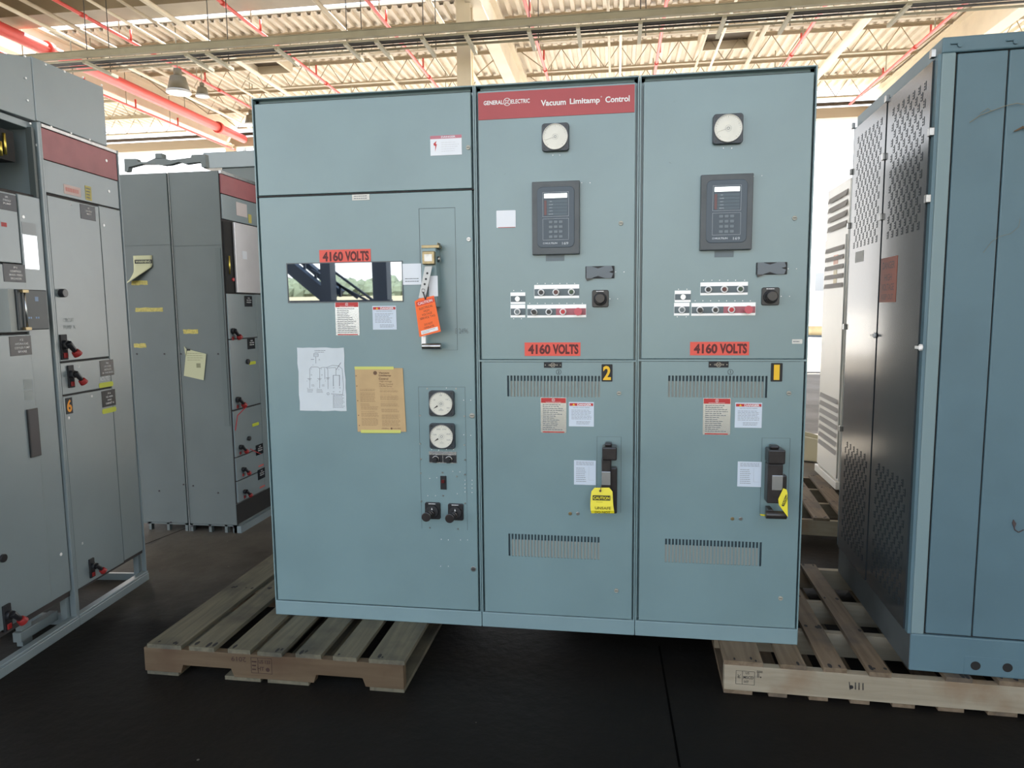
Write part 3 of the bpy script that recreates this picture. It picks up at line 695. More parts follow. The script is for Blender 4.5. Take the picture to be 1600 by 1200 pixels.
# viewing window
cx, cz, w, h = MF.r(451, 411, 629, 471)
wn = MB().panel(cx-w/2-.004, cx+w/2+.004, cz-h/2-.004, cz+h/2+.004, -.0075, -.0035, [(cx-w/2, cx+w/2, cz-h/2, cz+h/2)]).build('viewing_window', mat('window_seal', (.10, .12, .13), .5), UL)
tl = math.tan(math.radians(.9))*h; MB().add([(cx-w/2, -.0042, cz-h/2), (cx+w/2, -.0042, cz-h/2), (cx+w/2, -.0042-tl, cz+h/2), (cx-w/2, -.0042-tl, cz+h/2), (cx-w/2, -.0036, cz-h/2), (cx+w/2, -.0036, cz-h/2), (cx+w/2, -.0036, cz+h/2), (cx-w/2, -.0036, cz+h/2)], [(0,1,2,3),(7,6,5,4),(0,4,5,1),(1,5,6,2),(2,6,7,3),(3,7,4,0)]).build('window_pane', WGLASS, wn)
cx, cz, w, h = MF.r(629, 412, 659, 445); p = MB().cb(cx, cz, w, h, YL-.0022, -.0035).build('instruction_label', LABW, UL); MB().lines(cx-w*.35, cx+w*.4, cz-h*.15, cz-h*.4, 2, YL-.0028, seed=8, th=.3).build('lettering', INKG, p)
nameplate(UL, 525, 472, 562, 524, 3); danger(UL, 583, 478, 620, 515, 4)
# operating handle recess, box, lever
cx, cz, w, h = MF.r(658, 325, 713, 547)
m = MB(); t_ = .0012
m.box(cx-w/2-t_*1.5, cx-w/2, -.0046, -.0035, cz-h/2, cz+h/2).box(cx+w/2, cx+w/2+t_, -.0046, -.0035, cz-h/2, cz+h/2).box(cx-w/2, cx+w/2, -.0046, -.0035, cz+h/2-t_*1.5, cz+h/2).box(cx-w/2, cx+w/2, -.0046, -.0035, cz-h/2, cz-h/2+t_*.6)
m.build('recess_edge', mat('seam_line', (.05, .07, .08), .6), UL)
hx0, hz1 = PX(659, 388, .06); hx1, hz0 = PX(684, 480, .06)
b = MB().box(hx0, hx1, -.07, -.004, hz0, hz1).build('switch_operator', PAINT, UL, bevel=.004)
MB().box(hx0, hx0+.075, -.065, -.02, hz1, hz1+.012).box(hx0+.065, hx1+.005, -.06, -.01, hz1, hz1+.022).build('brass_top', BRASS, b, bevel=.002)
bx, bz, bw, bh = MF.r(660, 392, 680, 414, .085)
MB().cb(bx, bz, bw*.95, bh*.95, -.094, -.07).build('brass_lock', BRASS, b, bevel=.003)
MB().cb(bx, bz, bw*.6, bh*.5, -.0955, -.094).build('lock_face', STEEL, b)
x_, z_ = PX(690, 405, .04); MB().rod((hx1, -.04, z_), (hx1+.010, -.04, z_), .012, n=16).build('side_bolt', STEEL, b)
s0 = PX(669, 416, .098); s1 = PX(657, 466, .098)
hasp = MB(); dx = s1[0]-s0[0]; dz = s1[1]-s0[1]
hasp.prism([(s0[0]-.013, s0[1]), (s0[0]+.018, s0[1]), (s1[0]+.022, s1[1]), (s1[0]-.008, s1[1])], -.100, -.097)
hb_ = hasp.build('lockout_hasp', mat('hasp_steel', (.42, .43, .43), .45, metal=.8), b, bevel=.001)
m = MB()
for f in (.22, .40, .56): m.cyl(s0[0]+dx*f+.004, s0[1]+dz*f, .0045, -.1006, -.1, n=12)
m.build('hasp_hole', BLKM, hb_)
MB().ring(s0[0]+dx*.76+.004, s0[1]+dz*.76, .006, .0085, -.1015, -.1).build('hasp_rivet', STEEL, hb_)
cx, cz, w, h = MF.r(670, 431, 684, 463, .072); MB().cb(cx, cz, w, h, -.0712, -.0702).build('operator_label', LABW, b)
l0 = PX(659, 490, .05); l1 = PX(661, 541, .05); l2 = PX(690, 539, .05)
lv = MB(); lv.box(l1[0]-.004, l1[0]+.014, -.058, -.050, l1[1], l0[1]).build('operating_lever', METAL, UL)
MB().rod((l1[0]-.002, -.055, l1[1]), (l2[0], -.055, l1[1]), .013, n=20).build('lever_grip', STEEL, UL, bevel=.002)
MB().text('E 2496', PX(722, 517)[0]-.0, PX(722, 517)[1], .022, YL, w=.055, bold=-.005).build('pencil_note', mat('pencil', (.16, .20, .21), .7), UL)
# control plate with instruments
x0, z1 = PX(654, 604); x1, z0 = PX(731, 828)
m = MB().box(x0, x0+.001, -.0045, -.0035, z0, z1).box(x1-.001, x1, -.0045, -.0035, z0, z1).box(x0, x1, -.0045, -.0035, z1-.001, z1)
m.build('instrument_panel_edge', mat('seam_line', (.05, .07, .08), .6), UL)
meter(UL, 671, 610, 710, 650, 'ammeter', (('50', 150, .30), ('100', 90, .33), ('150', 35, .30), ('250', -30, .32)), 213, 'AC ')
meter(UL, 672, 661, 711, 701, 'voltmeter', (('1500', 165, .28), ('3000', 112, .31), ('3750', 68, .31), ('4500', 20, .29), ('5250', -25, .30)), 213, 'V')
screwset(UL, [(668, 607), (713, 607), (657, 649), (726, 650), (657, 693), (726, 695), (658, 717), (727, 718), (658, 739), (692, 738), (727, 741), (659, 783), (727, 786), (672, 824), (716, 826), (693, 774), (714, 744)], 'panel_screw', .0035, STEEL)
screwset(UL, [(698, 606), (725, 625), (736, 625), (725, 679), (736, 680), (675, 702), (686, 703), (698, 702), (709, 702), (708, 736), (719, 737), (672, 747), (683, 746), (669, 774), (681, 774), (715, 771),
              (727, 750), (738, 750), (727, 756), (738, 756), (727, 762), (738, 762), (727, 768), (738, 769), (690, 842), (701, 843), (720, 843), (731, 843), (689, 884), (701, 884)], 'rivet', .0018, METAL)
# control switches
cx, cz, w, h = MF.r(671, 705, 714, 723)
b = MB().cb(cx, cz, w, h, -.0065, -.0035).build('switch_plate', ALU, UL)
for sg in (-1, 1): MB().cb(cx+sg*w*.25, cz-h*.12, w*.48, h*.64, -.0072, -.0064).build('switch_field', BLKM, b)
for sg in (-1, 1): m = MB(); m.ring(cx+sg*w*.24, cz-h*.14, .011, .015, -.02, -.007); m.cyl(cx+sg*w*.24-.003, cz-h*.16, .0115, -.032, -.007, mi=1); m.bar((cx+sg*w*.24-.012, -.034, cz-h*.16+sg*.003), (cx+sg*w*.24+.006, -.034, cz-h*.16-sg*.003), .004, .004, 1); m.build('selector_knob', [STEEL, BLACK], b)
MB().lines(cx-w*.4, cx+w*.4, cz+h*.44, cz+h*.3, 1, -.0070, seed=4, th=.5).build('lettering', INKG, b)
cx, cz, w, h = MF.r(689, 743, 698, 764); b = MB().cb(cx, cz, w, h, -.010, -.0035).build('toggle_breaker', BLACK, UL, bevel=.001); MB().cb(cx, cz+h*.12, w*.5, h*.22, -.018, -.010).build('toggle', LRED, b)
rotary(UL, 664, 785, 688, 811); rotary(UL, 700, 787, 724, 813)

# ---- motor starter units
def starter(px):
    label, x0, x1 = px['label'], px['x0'], px['x1']
    zs = px['zs']
    vu = px['vu']; vl = px['vl']
    ux0, _ = PX(vu[0], (vu[1]+vu[3])/2); ux1, _ = PX(vu[2], (vu[1]+vu[3])/2); um = (vu[0]+vu[2])/2
    uz1 = PX(um, vu[1])[1]; uz0 = PX(um, vu[3])[1]
    lx0, _ = PX(vl[0], (vl[1]+vl[3])/2); lx1, _ = PX(vl[2], (vl[1]+vl[3])/2); lm = (vl[0]+vl[2])/2
    lz1 = PX(lm, vl[1])[1]; lz0 = PX(lm, vl[3])[1]
    holes = slots(ux0, ux1, uz0, uz1, 28)+slots(lx0, lx1, lz0, lz1, 28)
    t, ds = unit(label, x0, x1, [(zs+.006, ZT-.026, []), (zk+.006, zs-.005, holes)])
    MB().box(x0+.005, x1-.005, -.003, .02, zs-.0035, zs+.004).build('divider_rail', PAINT, t)
    sd = -1 if px['num'] == '2' else 1
    baffle(ds[1], ux0, ux1, uz0, uz1, sd); baffle(ds[1], lx0, lx1, lz0, lz1, sd)
    meter(t, *px['meter'], 'panel_meter')
    relay(t, *px['relay'])
    cx, cz, w, h = MF.r(*px['tab']); MB().cb(cx, cz, w, h, YL, -.0035).build('tape_patch', mat('patch_grey', (.15, .19, .21), .5), t)
    taped(t, *px['taped']); rotary(t, *px['rot'], grip=px['knob'])
    plate(t, *px['p1'], px['d1']); plate(t, *px['p2'], px['d2']); plate(t, *px['p3'], px['d3']); plate(t, *px['p4'], px['d4'], px['red'])
    voltage(t, *px['volt'])
    cx, cz, w, h = MF.r(*px['np']); p = MB().cb(cx, cz, w, h, -.0065, -.0035).build('name_badge', BLKM, t)
    m = MB(); monogram(m, cx, cz, h*.42, -.0070); m.text('GE', cx-w*.16, cz, h*.3, -.007).text('CR7160', cx+w*.17, cz, h*.3, -.007, w=w*.2); m.cyl(cx-w*.42, cz, .002, -.0072, -.0065, n=8).cyl(cx+w*.42, cz, .002, -.0072, -.0065, n=8)
    m.build('badge_print', mat('badge_gold', (.5, .45, .36), .4), p)
    cx, cz = PX(*px['circ']); m = MB().ring(cx, cz, .0095, .0108, YL, YL+.0004); m.text(px['num'], cx, cz, .011, YL); m.build('pen_mark', INK, t)
    cx, cz, w, h = MF.r(*px['numl']); p = MB().rr(cx, cz, w, h, .003, YL-.001, -.0035).build('number_label', BLKM, t); MB().text(px['num'], cx, cz, h*.82, YL-.0018, w=w*(.72 if px['num'] == '2' else .5), bold=.03).build('digit', YEL2, p)
    nameplate(t, *px['rate'], 7); danger(t, *px['dang'], 9)
    for q in px['latches']: latch(t, *q)
    for q in px['bolts']: x, z = PX(*q); MB().cyl(x, z, .0075, -.0065, -.0035, n=16).build('plug_button', BRASS if q == px['bolts'][0] else STEEL, t, bevel=.001)
    # white instruction label
    cx, cz, w, h = MF.r(*px['white']); p = MB().cb(cx, cz, w, h, YL-.001, -.0035).build('instruction_label', LABW2, t)
    m = MB().lines(cx-w*.4, cx+w*.42, cz+h*.46, cz+h*.30, 3, YL-.0016, seed=3, th=.3, ragged=.1).lines(cx-w*.4, cx+w*.1, cz+h*.22, cz-h*.40, 8, YL-.0016, seed=6, th=.25)
    m.box(cx+w*.18, cx+w*.184, YL-.0016, YL-.0012, cz-h*.3, cz+h*.25).box(cx+w*.18, cx+w*.42, YL-.0016, YL-.0012, cz-h*.3, cz-h*.297); m.build('lettering', INKG, p)
    # operator recess
    cx, cz, w, h = MF.r(*px['rec'])
    m = MB(); e = .0012
    m.box(cx-w/2-e, cx-w/2, -.0046, -.0035, cz-h/2, cz+h/2).box(cx+w/2, cx+w/2+e, -.0046, -.0035, cz-h/2, cz+h/2).box(cx-w/2, cx+w/2, -.0046, -.0035, cz+h/2-e*.5, cz+h/2)
    m.build('recess_edge', mat('seam_line', (.05, .07, .08), .6), t)
    hx0, hz1, hx1, hz0 = px['blk']; X0, Z1 = PX(hx0, hz1, .05); X1, Z0 = PX(hx1, hz0, .05)
    b = MB().box(X0, X1, -.075, -.004, Z0, Z1).box(X0+.01, X1-.02, -.06, -.02, Z1, Z1+.014).build('isolator_handle', BAKE, t, bevel=.006)
    bx0, by0, bx1, by1 = px['body']; A, Bz = PX(bx0, by0, .05); C_, D = PX(bx1, by1, .05)
    MB().box(A, C_, -.062, -.004, D, Bz).build('handle_shaft', BAKE, b, bevel=.005)
    a0, b0, a1, b1 = px['arm']; A, Bz = PX(a0, b0, .03); C_, D = PX(a1, b1, .03)
    MB().box(A, C_, -.04, -.004, D, Bz).build('handle_guide', BAKE, b, bevel=.005)
    x_, z_, w_, h_ = MF.r(*px['silver'], .064); MB().cb(x_, z_, w_, h_, -.066, -.060).build('handle_plate', ALU, b, bevel=.001)
    if 'grip' in px:
        g0 = PX(px['grip'][0], px['grip'][1], .09); g1 = PX(px['grip'][2], px['grip'][3], .09)
        m = MB().rod((g0[0], -.09, g0[1]), (g1[0], -.09, g0[1]), .016, n=20); m.box(g0[0]+.01, g0[0]+.03, -.09, -.03, g0[1]-.006, g0[1]+.02); m.build('handle_grip', BAKE, b, bevel=.003)
    screwset(t, px['riv'], 'rivet', .0018, METAL); dents(t, px['dents'])
    return t
U2_ = starter(dict(label='middle switchgear cabinet of the row, with the red header band and number 2', x0=XB, x1=XC, zs=PX(870, 564)[1], num='2',
    vu=(792, 587, 939, 620), vl=(794, 836, 938, 871), meter=(847, 193, 889, 237), relay=(832, 284, 906, 398), tab=(853, 398, 882, 408), taped=(915, 416, 960, 435), rot=(925, 453, 951, 480), knob=False,
    p1=(798, 457, 821, 475), d1=[(809, 'empty')], p2=(798, 476, 821, 496), d2=[(809, 'grey')], p3=(835, 445, 905, 466), d3=[(846, 'dark'), (869, 'dred'), (893, 'green')],
    p4=(824, 476, 916, 496), d4=[(835, 'select'), (858, 'black'), (880, 'red'), (904, 'mush')], red=869, volt=(820, 535, 907, 556), np=(850, 566, 878, 574.5), circ=(873, 581), numl=(940, 569, 957, 596),
    rate=(845, 621, 885, 676), dang=(889, 628, 928, 666), latches=((970, 349), (967, 614), (963, 922)), bolts=((891, 802), (903, 802)), white=(897, 719, 931, 757), rec=(933, 682, 970, 800),
    blk=(941, 697, 964, 718), body=(940, 717, 955, 775), arm=(953, 730, 964, 802), silver=(940, 737, 954, 758),
    riv=[(840, 443), (852, 443), (863, 443), (875, 443), (886, 443), (898, 443), (828, 474), (840, 474), (852, 474), (863, 474), (874, 474), (886, 474), (897, 474), (910, 474), (803, 454), (815, 454), (803, 498), (815, 498), (864, 243), (875, 243), (962, 425), (975, 425), (953, 467), (965, 467), (909, 286), (922, 286)],
    dents=[(771, 427), (789, 426), (796, 447), (772, 269), (788, 271), (792, 513), (792, 529), (899, 531)]))
U1_ = starter(dict(label='rightmost switchgear cabinet of the row, with the black and yellow number 1', x0=XC, x1=XD, zs=PX(1130, 563)[1], num='1',
    vu=(1043, 587, 1200, 621), vl=(1038, 844, 1191, 881), meter=(1114, 178, 1160, 226), relay=(1094, 273, 1175, 391), tab=(1116, 392, 1146, 402), taped=(1181, 410, 1229, 429), rot=(1190, 449, 1218, 477), knob=False,
    p1=(1054, 454, 1079, 472), d1=[(1067, 'empty')], p2=(1053, 473, 1077, 493), d2=[(1065, 'grey')], p3=(1094, 441, 1168, 461), d3=[(1106, 'dark'), (1131, 'dred'), (1156, 'green')],
    p4=(1080, 473, 1180, 493), d4=[(1093, 'select'), (1117, 'black'), (1142, 'red'), (1167, 'mush')], red=1130, volt=(1078, 534, 1170, 555), np=(1107, 565, 1138, 574), circ=(1141, 581), numl=(1204, 567, 1222, 596),
    rate=(1098, 622, 1141, 679), dang=(1148, 629, 1190, 668), latches=((1241, 341), (1232, 614), (1219, 934)), bolts=((1144, 810), (1157, 810)), white=(1152, 721, 1189, 760), rec=(1189, 684, 1232, 806),
    blk=(1199, 701, 1225, 724), body=(1199, 724, 1221, 786), arm=(1219, 742, 1228, 775), silver=(1206, 743, 1223, 766), grip=(1196, 804, 1229, 804),
    riv=[(1099, 438), (1112, 438), (1124, 438), (1137, 438), (1149, 438), (1163, 438), (1086, 470), (1098, 470), (1110, 470), (1123, 470), (1135, 470), (1148, 470), (1160, 470), (1172, 470), (1060, 452), (1073, 452), (1058, 495), (1072, 495), (1130, 232), (1143, 232), (1231, 420), (1244, 420), (1220, 463), (1233, 463), (1177, 276), (1190, 275)],
    dents=[(1026, 422), (1045, 422), (1052, 442), (1030, 259), (1048, 253), (1046, 527), (1054, 157), (1047, 171)]))
# red header on unit 2
x0 = PX(746, 155)[0]+.004; x1 = XC-.02; z1 = ZT-.034; z0 = z1-.105
p = MB().box(x0, x1, -.0062, -.0038, z0, z1).build('header_band', RED, U2_)
HW = x1-x0
m = MB(); zc = z1-.040
m.text('GENERAL', x0+HW*.100, zc, .0165, -.0068, w=HW*.128, bold=.025); monogram(m, x0+HW*.190, zc, .0155, -.0068); m.text('ELECTRIC', x0+HW*.277, zc, .0165, -.0068, w=HW*.120, bold=.02)
m.build('brand_lettering', WHITE, p)
m = MB(); m.text('Vacuum', x0+HW*.489, z1-.052, .023, -.0068, w=HW*.160, bold=.025); m.text('Limitamp', x0+HW*.689, z1-.0545, .028, -.0068, w=HW*.19, bold=.025); m.text('Control', x0+HW*.894, z1-.052, .0235, -.0068, w=HW*.152, bold=.025)
m.ring(x0+HW*.793, z1-.040, .0018, .0026, -.0066, -.0062, n=10)
m.build('title_lettering', WHITE, p)
# white square label on unit 2, small label on unit 1
cx, cz, w, h = MF.r(776, 329, 806, 356); p = MB().rr(cx, cz, w, h, .003, YL-.001, -.0035).build('paper_label', LABW, U2_); MB().box(cx-w*.42, cx+w*.48, YL-.0012, YL-.0008, cz-h*.5, cz-h*.47).build('torn_edge', REDL, p)
cx, cz, w, h = MF.r(1237, 530, 1253, 537); p = MB().rr(cx, cz, w, h, .002, YL-.001, -.0035).build('small_label', OFFW, U1_); MB().lines(cx-w*.4, cx+w*.4, cz+h*.3, cz-h*.3, 1, YL-.0016, seed=2).build('lettering', INKG, p)
# lifting lugs on top of the row
for px, u in ((764, U2_), (838, U2_), (990, U2_), (1222, U1_)):
    x = PX(px, 110)[0]; MB().box(x-.02, x+.02, .05, .075, ZT, ZT+.018).build('lifting_lug', STEEL, u, bevel=.003)

# plain unseen enclosure added behind the row to darken the perforated doors' reflection
t = thing('added_rear_enclosure', 'tall grey enclosure added behind the row, mirrored darkly in the perforated doors', 'electrical cabinet', (.45, 1.4, 0))
MB().box(-.1, .98, .98, 1.85, .06, 2.35).build('body', PAINT3, t, bevel=.004)
MB().box(-.08, .96, 1.0, 1.83, 0, .06).build('base_channel', DARK, t)
# ---- things hanging on or taped to the row
def tag_orange():
    t = thing('lockout_tag', 'orange caution tag hanging from the hasp beside the viewing window', 'tag', (PX(668, 495, .11)[0], -.11, PX(668, 524, .11)[1]))
    ps = [PX(a, b, .11) for a, b in ((648, 471), (655, 466.5), (678, 462), (689, 518), (655.5, 526.5))]
    MB().prism(ps, -.1112, -.1100).build('card', ORANGE, t)
    A = Vector(PX(663, 466.5, .11)); u = (Vector(PX(678.5, 463, .11))-Vector(PX(650, 471, .11))).normalized(); n_ = (Vector(PX(672, 522, .11))-A).normalized(); rot = math.atan2(u.y, u.x)
    def at(a, b): q = A+u*a+n_*b; return q.x, q.y
    w = .078
    c = at(.006, .006); m = MB(); cs = [at(-.037, .005), at(.040, .005), at(.040, .024), at(-.037, .024)]
    MB().prism(cs, -.1116, -.1112).build('header_panel', mat('deep_orange_red', (.70, .06, .02), .5), t)
    MB().text('CAUTION', *at(.001, .0145), .0105, -.1121, w=.062, rot=rot, bold=.008).build('header_text', WHITE, t)
    m = MB()
    for i, (s_, ww) in enumerate((('ELECTRICAL', .058), ('HIGH', .024), ('VOLTAGE', .044), ('SERVICE TAG', .064), ('', 0), ('DO NOT', .036), ('OPERATE', .044))):
        if s_: m.text(s_, *at(.001, .036+.0134*i), .0085, -.1117, w=ww, rot=rot, bold=.003)
    m.build('lettering', mat('tag_brown_ink', (.20, .05, .02), .6), t)
    cs = [at(-.036, .124), at(.037, .124), at(.037, .139), at(-.036, .139)]
    MB().prism(cs, -.1116, -.1112).build('write_on_strip', WHITE, t)
    m = MB(); q = [at(-.032, .128), at(.026, .128)]; m.rod((q[0][0], -.1117, q[0][1]), (q[1][0], -.1117, q[1][1]), .0008, n=4); q = [at(-.032, .134), at(.0, .134)]; m.rod((q[0][0], -.1117, q[0][1]), (q[1][0], -.1117, q[1][1]), .0008, n=4); q = [at(-.03, .149), at(.02, .149)]; m.rod((q[0][0], -.1115, q[0][1]), (q[1][0], -.1115, q[1][1]), .0008, n=4)
    m.build('small_print', INKG, t)
    a = PX(660, 456, .11); b = PX(665, 468, .11); c = PX(669, 448, .11)
    MB().path([(a[0], -.104, a[1]), (b[0], -.113, b[1]), (c[0], -.104, c[1])], .0022).build('cable_tie', CABLE, t)
tag_orange()
def tag_yellow2():
    t = thing('lockout_tag', 'yellow caution tag reading UNSAFE on the handle of the cabinet numbered 2', 'tag', (PX(941, 782, .10)[0], -.10, PX(941, 802, .10)[1]))
    prof = [(929, 762), (952, 762), (957, 768), (958, 785), (960, 802), (923.5, 802), (922.5, 784), (924, 768)]
    # the card bows outward towards its lower edge
    rows = [(762, 929, 952, .070), (768, 924, 957, .074), (778, 922.8, 957.5, .082), (790, 922.4, 958.2, .094), (798, 923, 959.5, .098), (802, 924, 960, .094)]
    m = MB(); vs = []
    for off in (0, .0008):
        for y, a, b, d in rows:
            p = PX(a, y, d); q = PX(b, y, d); vs += [(p[0], -d+off, p[1]), (q[0], -d+off, q[1])]
    n = len(rows); fs = []
    for i in range(n-1): fs += [(2*i, 2*i+2, 2*i+3, 2*i+1), (2*n+2*i, 2*n+2*i+1, 2*n+2*i+3, 2*n+2*i+2), (2*i, 2*n+2*i, 2*n+2*i+2, 2*i+2), (2*i+1, 2*i+3, 2*n+2*i+3, 2*n+2*i+1)]
    fs += [(0, 1, 2*n+1, 2*n), (2*n-2, 4*n-2, 4*n-1, 2*n-1)]
    m.add(vs, fs, 0, False); m.build('card', YELLOW, t)
    cx, cz, w, h = MF.r(926, 774.5, 953.5, 782, .09)
    MB().cb(cx, cz, w, h, -.0885, -.087).build('header_panel', BLKM, t)
    MB().text('CAUTION', cx, cz, h*.62, -.0892, w=w*.92, bold=.03).build('header_text', YELLOW, t)
    a = PX(942, 794, .1); b = PX(941.5, 800.5, .1)
    MB().text('UNSAFE', a[0], a[1], .0115, -.1002, w=.064, bold=.015).text('DO NOT', b[0], b[1], .0100, -.1002, w=.062, bold=.015).lines(cx-.02, cx+.012, cz-.014, cz-.018, 1, -.0925, seed=2, th=.3).build('lettering', mat('olive_ink', (.16, .14, .01), .6), t)
    e = PX(938, 767, .076); MB().ring(e[0], e[1], .002, .0045, -.078, -.073).path([(e[0], -.078, e[1]), (e[0]+.004, -.066, e[1]+.02)], .0015).build('eyelet', INKB, t)
tag_yellow2()
def tag_yellow1():
    t = thing('lockout_tag', 'yellow caution tag seen edge-on, twisted on the handle of the cabinet numbered 1', 'tag', (PX(1225, 790, .09)[0], -.09, PX(1225, 808, .09)[1]))
    P3 = [(1224, 763, .075), (1229, 765, .085), (1230.5, 770, .09), (1231, 808, .115), (1217, 789, .075), (1216, 780, .070)]
    vs = [(*[PX(a, b, d)[0]], -d, PX(a, b, d)[1]) for a, b, d in P3]; vs2 = [(x, y+.0008, z) for x, y, z in vs]; n = len(vs)
    m = MB(); m.add(vs+vs2, [tuple(range(n))[::-1], tuple(range(n, 2*n))]+[(i, (i+1) % n, n+(i+1) % n, n+i) for i in range(n)])
    m.build('card', YELLOW, t)
    P3 = [(1228, 772, .092), (1229.5, 778, .098), (1224, 793, .090), (1221, 789, .084)]
    vs = [(*[PX(a, b, d)[0]], -d-.002, PX(a, b, d)[1]) for a, b, d in P3]
    MB().add(vs, [(0, 1, 2, 3)]).build('header_panel', BLKM, t)
    c = PX(1226, 782, .098); MB().text('CAUTION', c[0], c[1], .007, -.101, w=.036, rot=math.radians(66), bold=.02).build('header_text', YELLOW, t)
    a = PX(1187, 803, .06); b = PX(1195, 804, .06); m = MB().prism([a, b, (b[0], b[1]-.006), (a[0]+.004, a[1]-.006)], -.061, -.06); m.build('tag_tail', YELLOW, t)
tag_yellow1()
# taped wiring diagram
def wavy(ps, amp, n, seed):
    rd = random.Random(seed); out = []
    for i in range(len(ps)):
        a = Vector(ps[i]); b = Vector(ps[(i+1) % len(ps)]); d = (b-a); nn = Vector((-d.y, d.x)).normalized()
        for k in range(n): f = k/n; out.append(tuple(a+d*f+nn*(rd.uniform(-amp, amp) if k else 0)))
    return out
t = thing('wiring_diagram_sheet', 'white sheet with a hand-drawn one-line wiring diagram taped to the left cabinet', 'paper', (PX(505, 592)[0], -.006, PX(505, 642)[1]))
ps = [PX(465, 543), PX(538, 543), PX(542.5, 642), PX(469.5, 641)]
MB().prism(wavy(ps, .0022, 8, 3), -.0062, -.0052).build('sheet', PAPER, t)
D = lambda zx, zy: (lambda q: (q[0], -.0066, q[1]))(PX(450+zx/8, 530+zy/8))
m = MB(); r = .0006
def seg(*pts, rr=.0006): m.path([D(*q) for q in pts], rr, n=4)
seg((355, 215), (357, 300)); seg((330, 178), (385, 178), (385, 215), (330, 215), (330, 178)); seg((335, 195), (380, 195))
seg((280, 610), (280, 370), (300, 345), (380, 345), (405, 365), (405, 610)); seg((405, 365), (440, 350), (490, 352), (505, 380), (508, 620)); seg((490, 352), (560, 325), (640, 332), (685, 370), (700, 600), (690, 690), (545, 680))
seg((465, 360), (470, 500)); seg((500, 360), (600, 352), (607, 375), (607, 450)); seg((570, 450), (655, 450)); seg((573, 450), (575, 585), rr=.0010); seg((650, 450), (650, 585), rr=.0010); seg((610, 380), (668, 292), rr=.0009)
for x_, y_ in ((280, 490), (405, 490), (508, 480)): seg((x_-28, y_), (x_+22, y_)); seg((x_-20, y_+14), (x_+14, y_+14))
for x_, y_ in ((280, 610), (405, 610), (508, 620), (555, 600)): pass
for x_, y_, rr_ in ((578, 605, .0022), (655, 605, .0022), (578, 655, .0022), (655, 655, .0022), (398, 255, .0022), (300, 445, .0022), (430, 445, .0022), (508, 680, .0045), (640, 378, .002)):
    q = D(x_, y_); m.ring(q[0], q[2], rr_*1.0, rr_*1.25, -.0067, -.0063, n=12)
for x_, y_ in ((300, 370), (425, 372), (245, 520), (375, 520), (475, 520), (250, 610), (375, 610), (320, 320)):
    q = D(x_, y_); m.cyl(q[0], q[2], .0012, -.0067, -.0063, n=6)
for x0_, x1_, y0_, y1_, n_ in ((340, 495, 130, 170, 2), (295, 345, 240, 262, 1), (250, 330, 615, 665, 3), (365, 450, 620, 670, 3), (575, 725, 690, 860, 10), (300, 340, 560, 590, 2), (430, 465, 560, 590, 2)):
    a = D(x0_, y0_); b = D(x1_, y1_); m.lines(a[0], b[0], a[2], b[2], n_, -.0066, seed=x0_, th=.25)
q0 = D(575, 690); q1 = D(575, 860); m.rod(q0, q1, .0005, n=4)
m.build('diagram_lines', mat('diagram_ink', (.10, .11, .13), .7), t)
# taped manual
t = thing('instruction_leaflet', 'brown aged instruction leaflet held to the left cabinet by yellow tape strips', 'paper', (PX(596, 624)[0], -.008, PX(596, 674)[1]))
ps = [PX(555.5, 574), PX(630, 575), PX(635.5, 674), PX(560, 674)]
MB().prism(ps, -.0085, -.0052).build('cover_sheet', TAN, t)
MB().prism([PX(555, 572.5), PX(616, 572.5), PX(616, 577), PX(555.5, 577)], -.0092, -.0085).prism([PX(565, 671), PX(627, 671.5), PX(627, 676), PX(565, 676)], -.0092, -.0085).build('tape_strip', HILITE if False else mat('yellow_strip', (.60, .62, .16), .4), t)
D2 = lambda zx, zy: PX(550+zx/10, 565+zy/10)
m = MB(); yy = -.0090
q = D2(372, 175); m.cyl(q[0], q[1], .0085, yy, -.0085, n=20)
for s_, a_, b_, w_, h_ in (('Vacuum', 510, 173, .047, .0085), ('Limitamp', 525, 217, .054, .0105), ('Control', 502, 265, .042, .0090)): q = D2(a_, b_); m.text(s_, *q, h_, yy, w=w_, bold=.03)
for s_, a_, b_, w_, h_ in (('High-voltage', 535, 308, .055, .0085), ('Motor Control', 543, 348, .060, .0075), ('CR194 Series', 538, 382, .056, .0070)): q = D2(a_, b_); m.text(s_, *q, h_, yy, w=w_, bold=-.002)
q = D2(535, 1040); m.text('GENERAL', *q, .005, yy, w=.034); q = D2(628, 1040); m.cyl(q[0], q[1], .0045, yy, -.0085, n=14); q = D2(715, 1040); m.text('ELECTRIC', *q, .005, yy, w=.034)
m.build('title_lettering', mat('leaflet_ink', (.16, .09, .05), .7), t)
m = MB()
for x0_, x1_, y0_, y1_, n_ in ((135, 385, 420, 460, 3), (140, 385, 475, 630, 11), (145, 290, 645, 690, 2), (150, 430, 690, 750, 4), (155, 385, 765, 785, 1), (155, 430, 790, 860, 5), (160, 430, 870, 1000, 7),
    (445, 670, 415, 430, 1), (445, 735, 440, 480, 3), (450, 640, 498, 512, 1), (450, 745, 525, 600, 5), (460, 695, 618, 632, 1), (460, 745, 645, 700, 4), (470, 750, 730, 790, 4), (475, 765, 820, 900, 5), (480, 770, 905, 1010, 6)):
    a = D2(x0_, y0_); b = D2(x1_, y1_); m.lines(a[0], b[0], a[1], b[1], n_, yy, seed=x0_+y0_, th=.38, ragged=.12)
m.build('body_text', mat('leaflet_faint_ink', (.33, .22, .11), .7), t)
m = MB()
for a_, b_ in ((75, 220), (87, 378), (101, 607), (114, 835), (127, 993)): q = D2(a_, b_); m.cyl(q[0], q[1], .0022, yy, -.0085, n=10)
m.build('punch_hole', INKB, t)

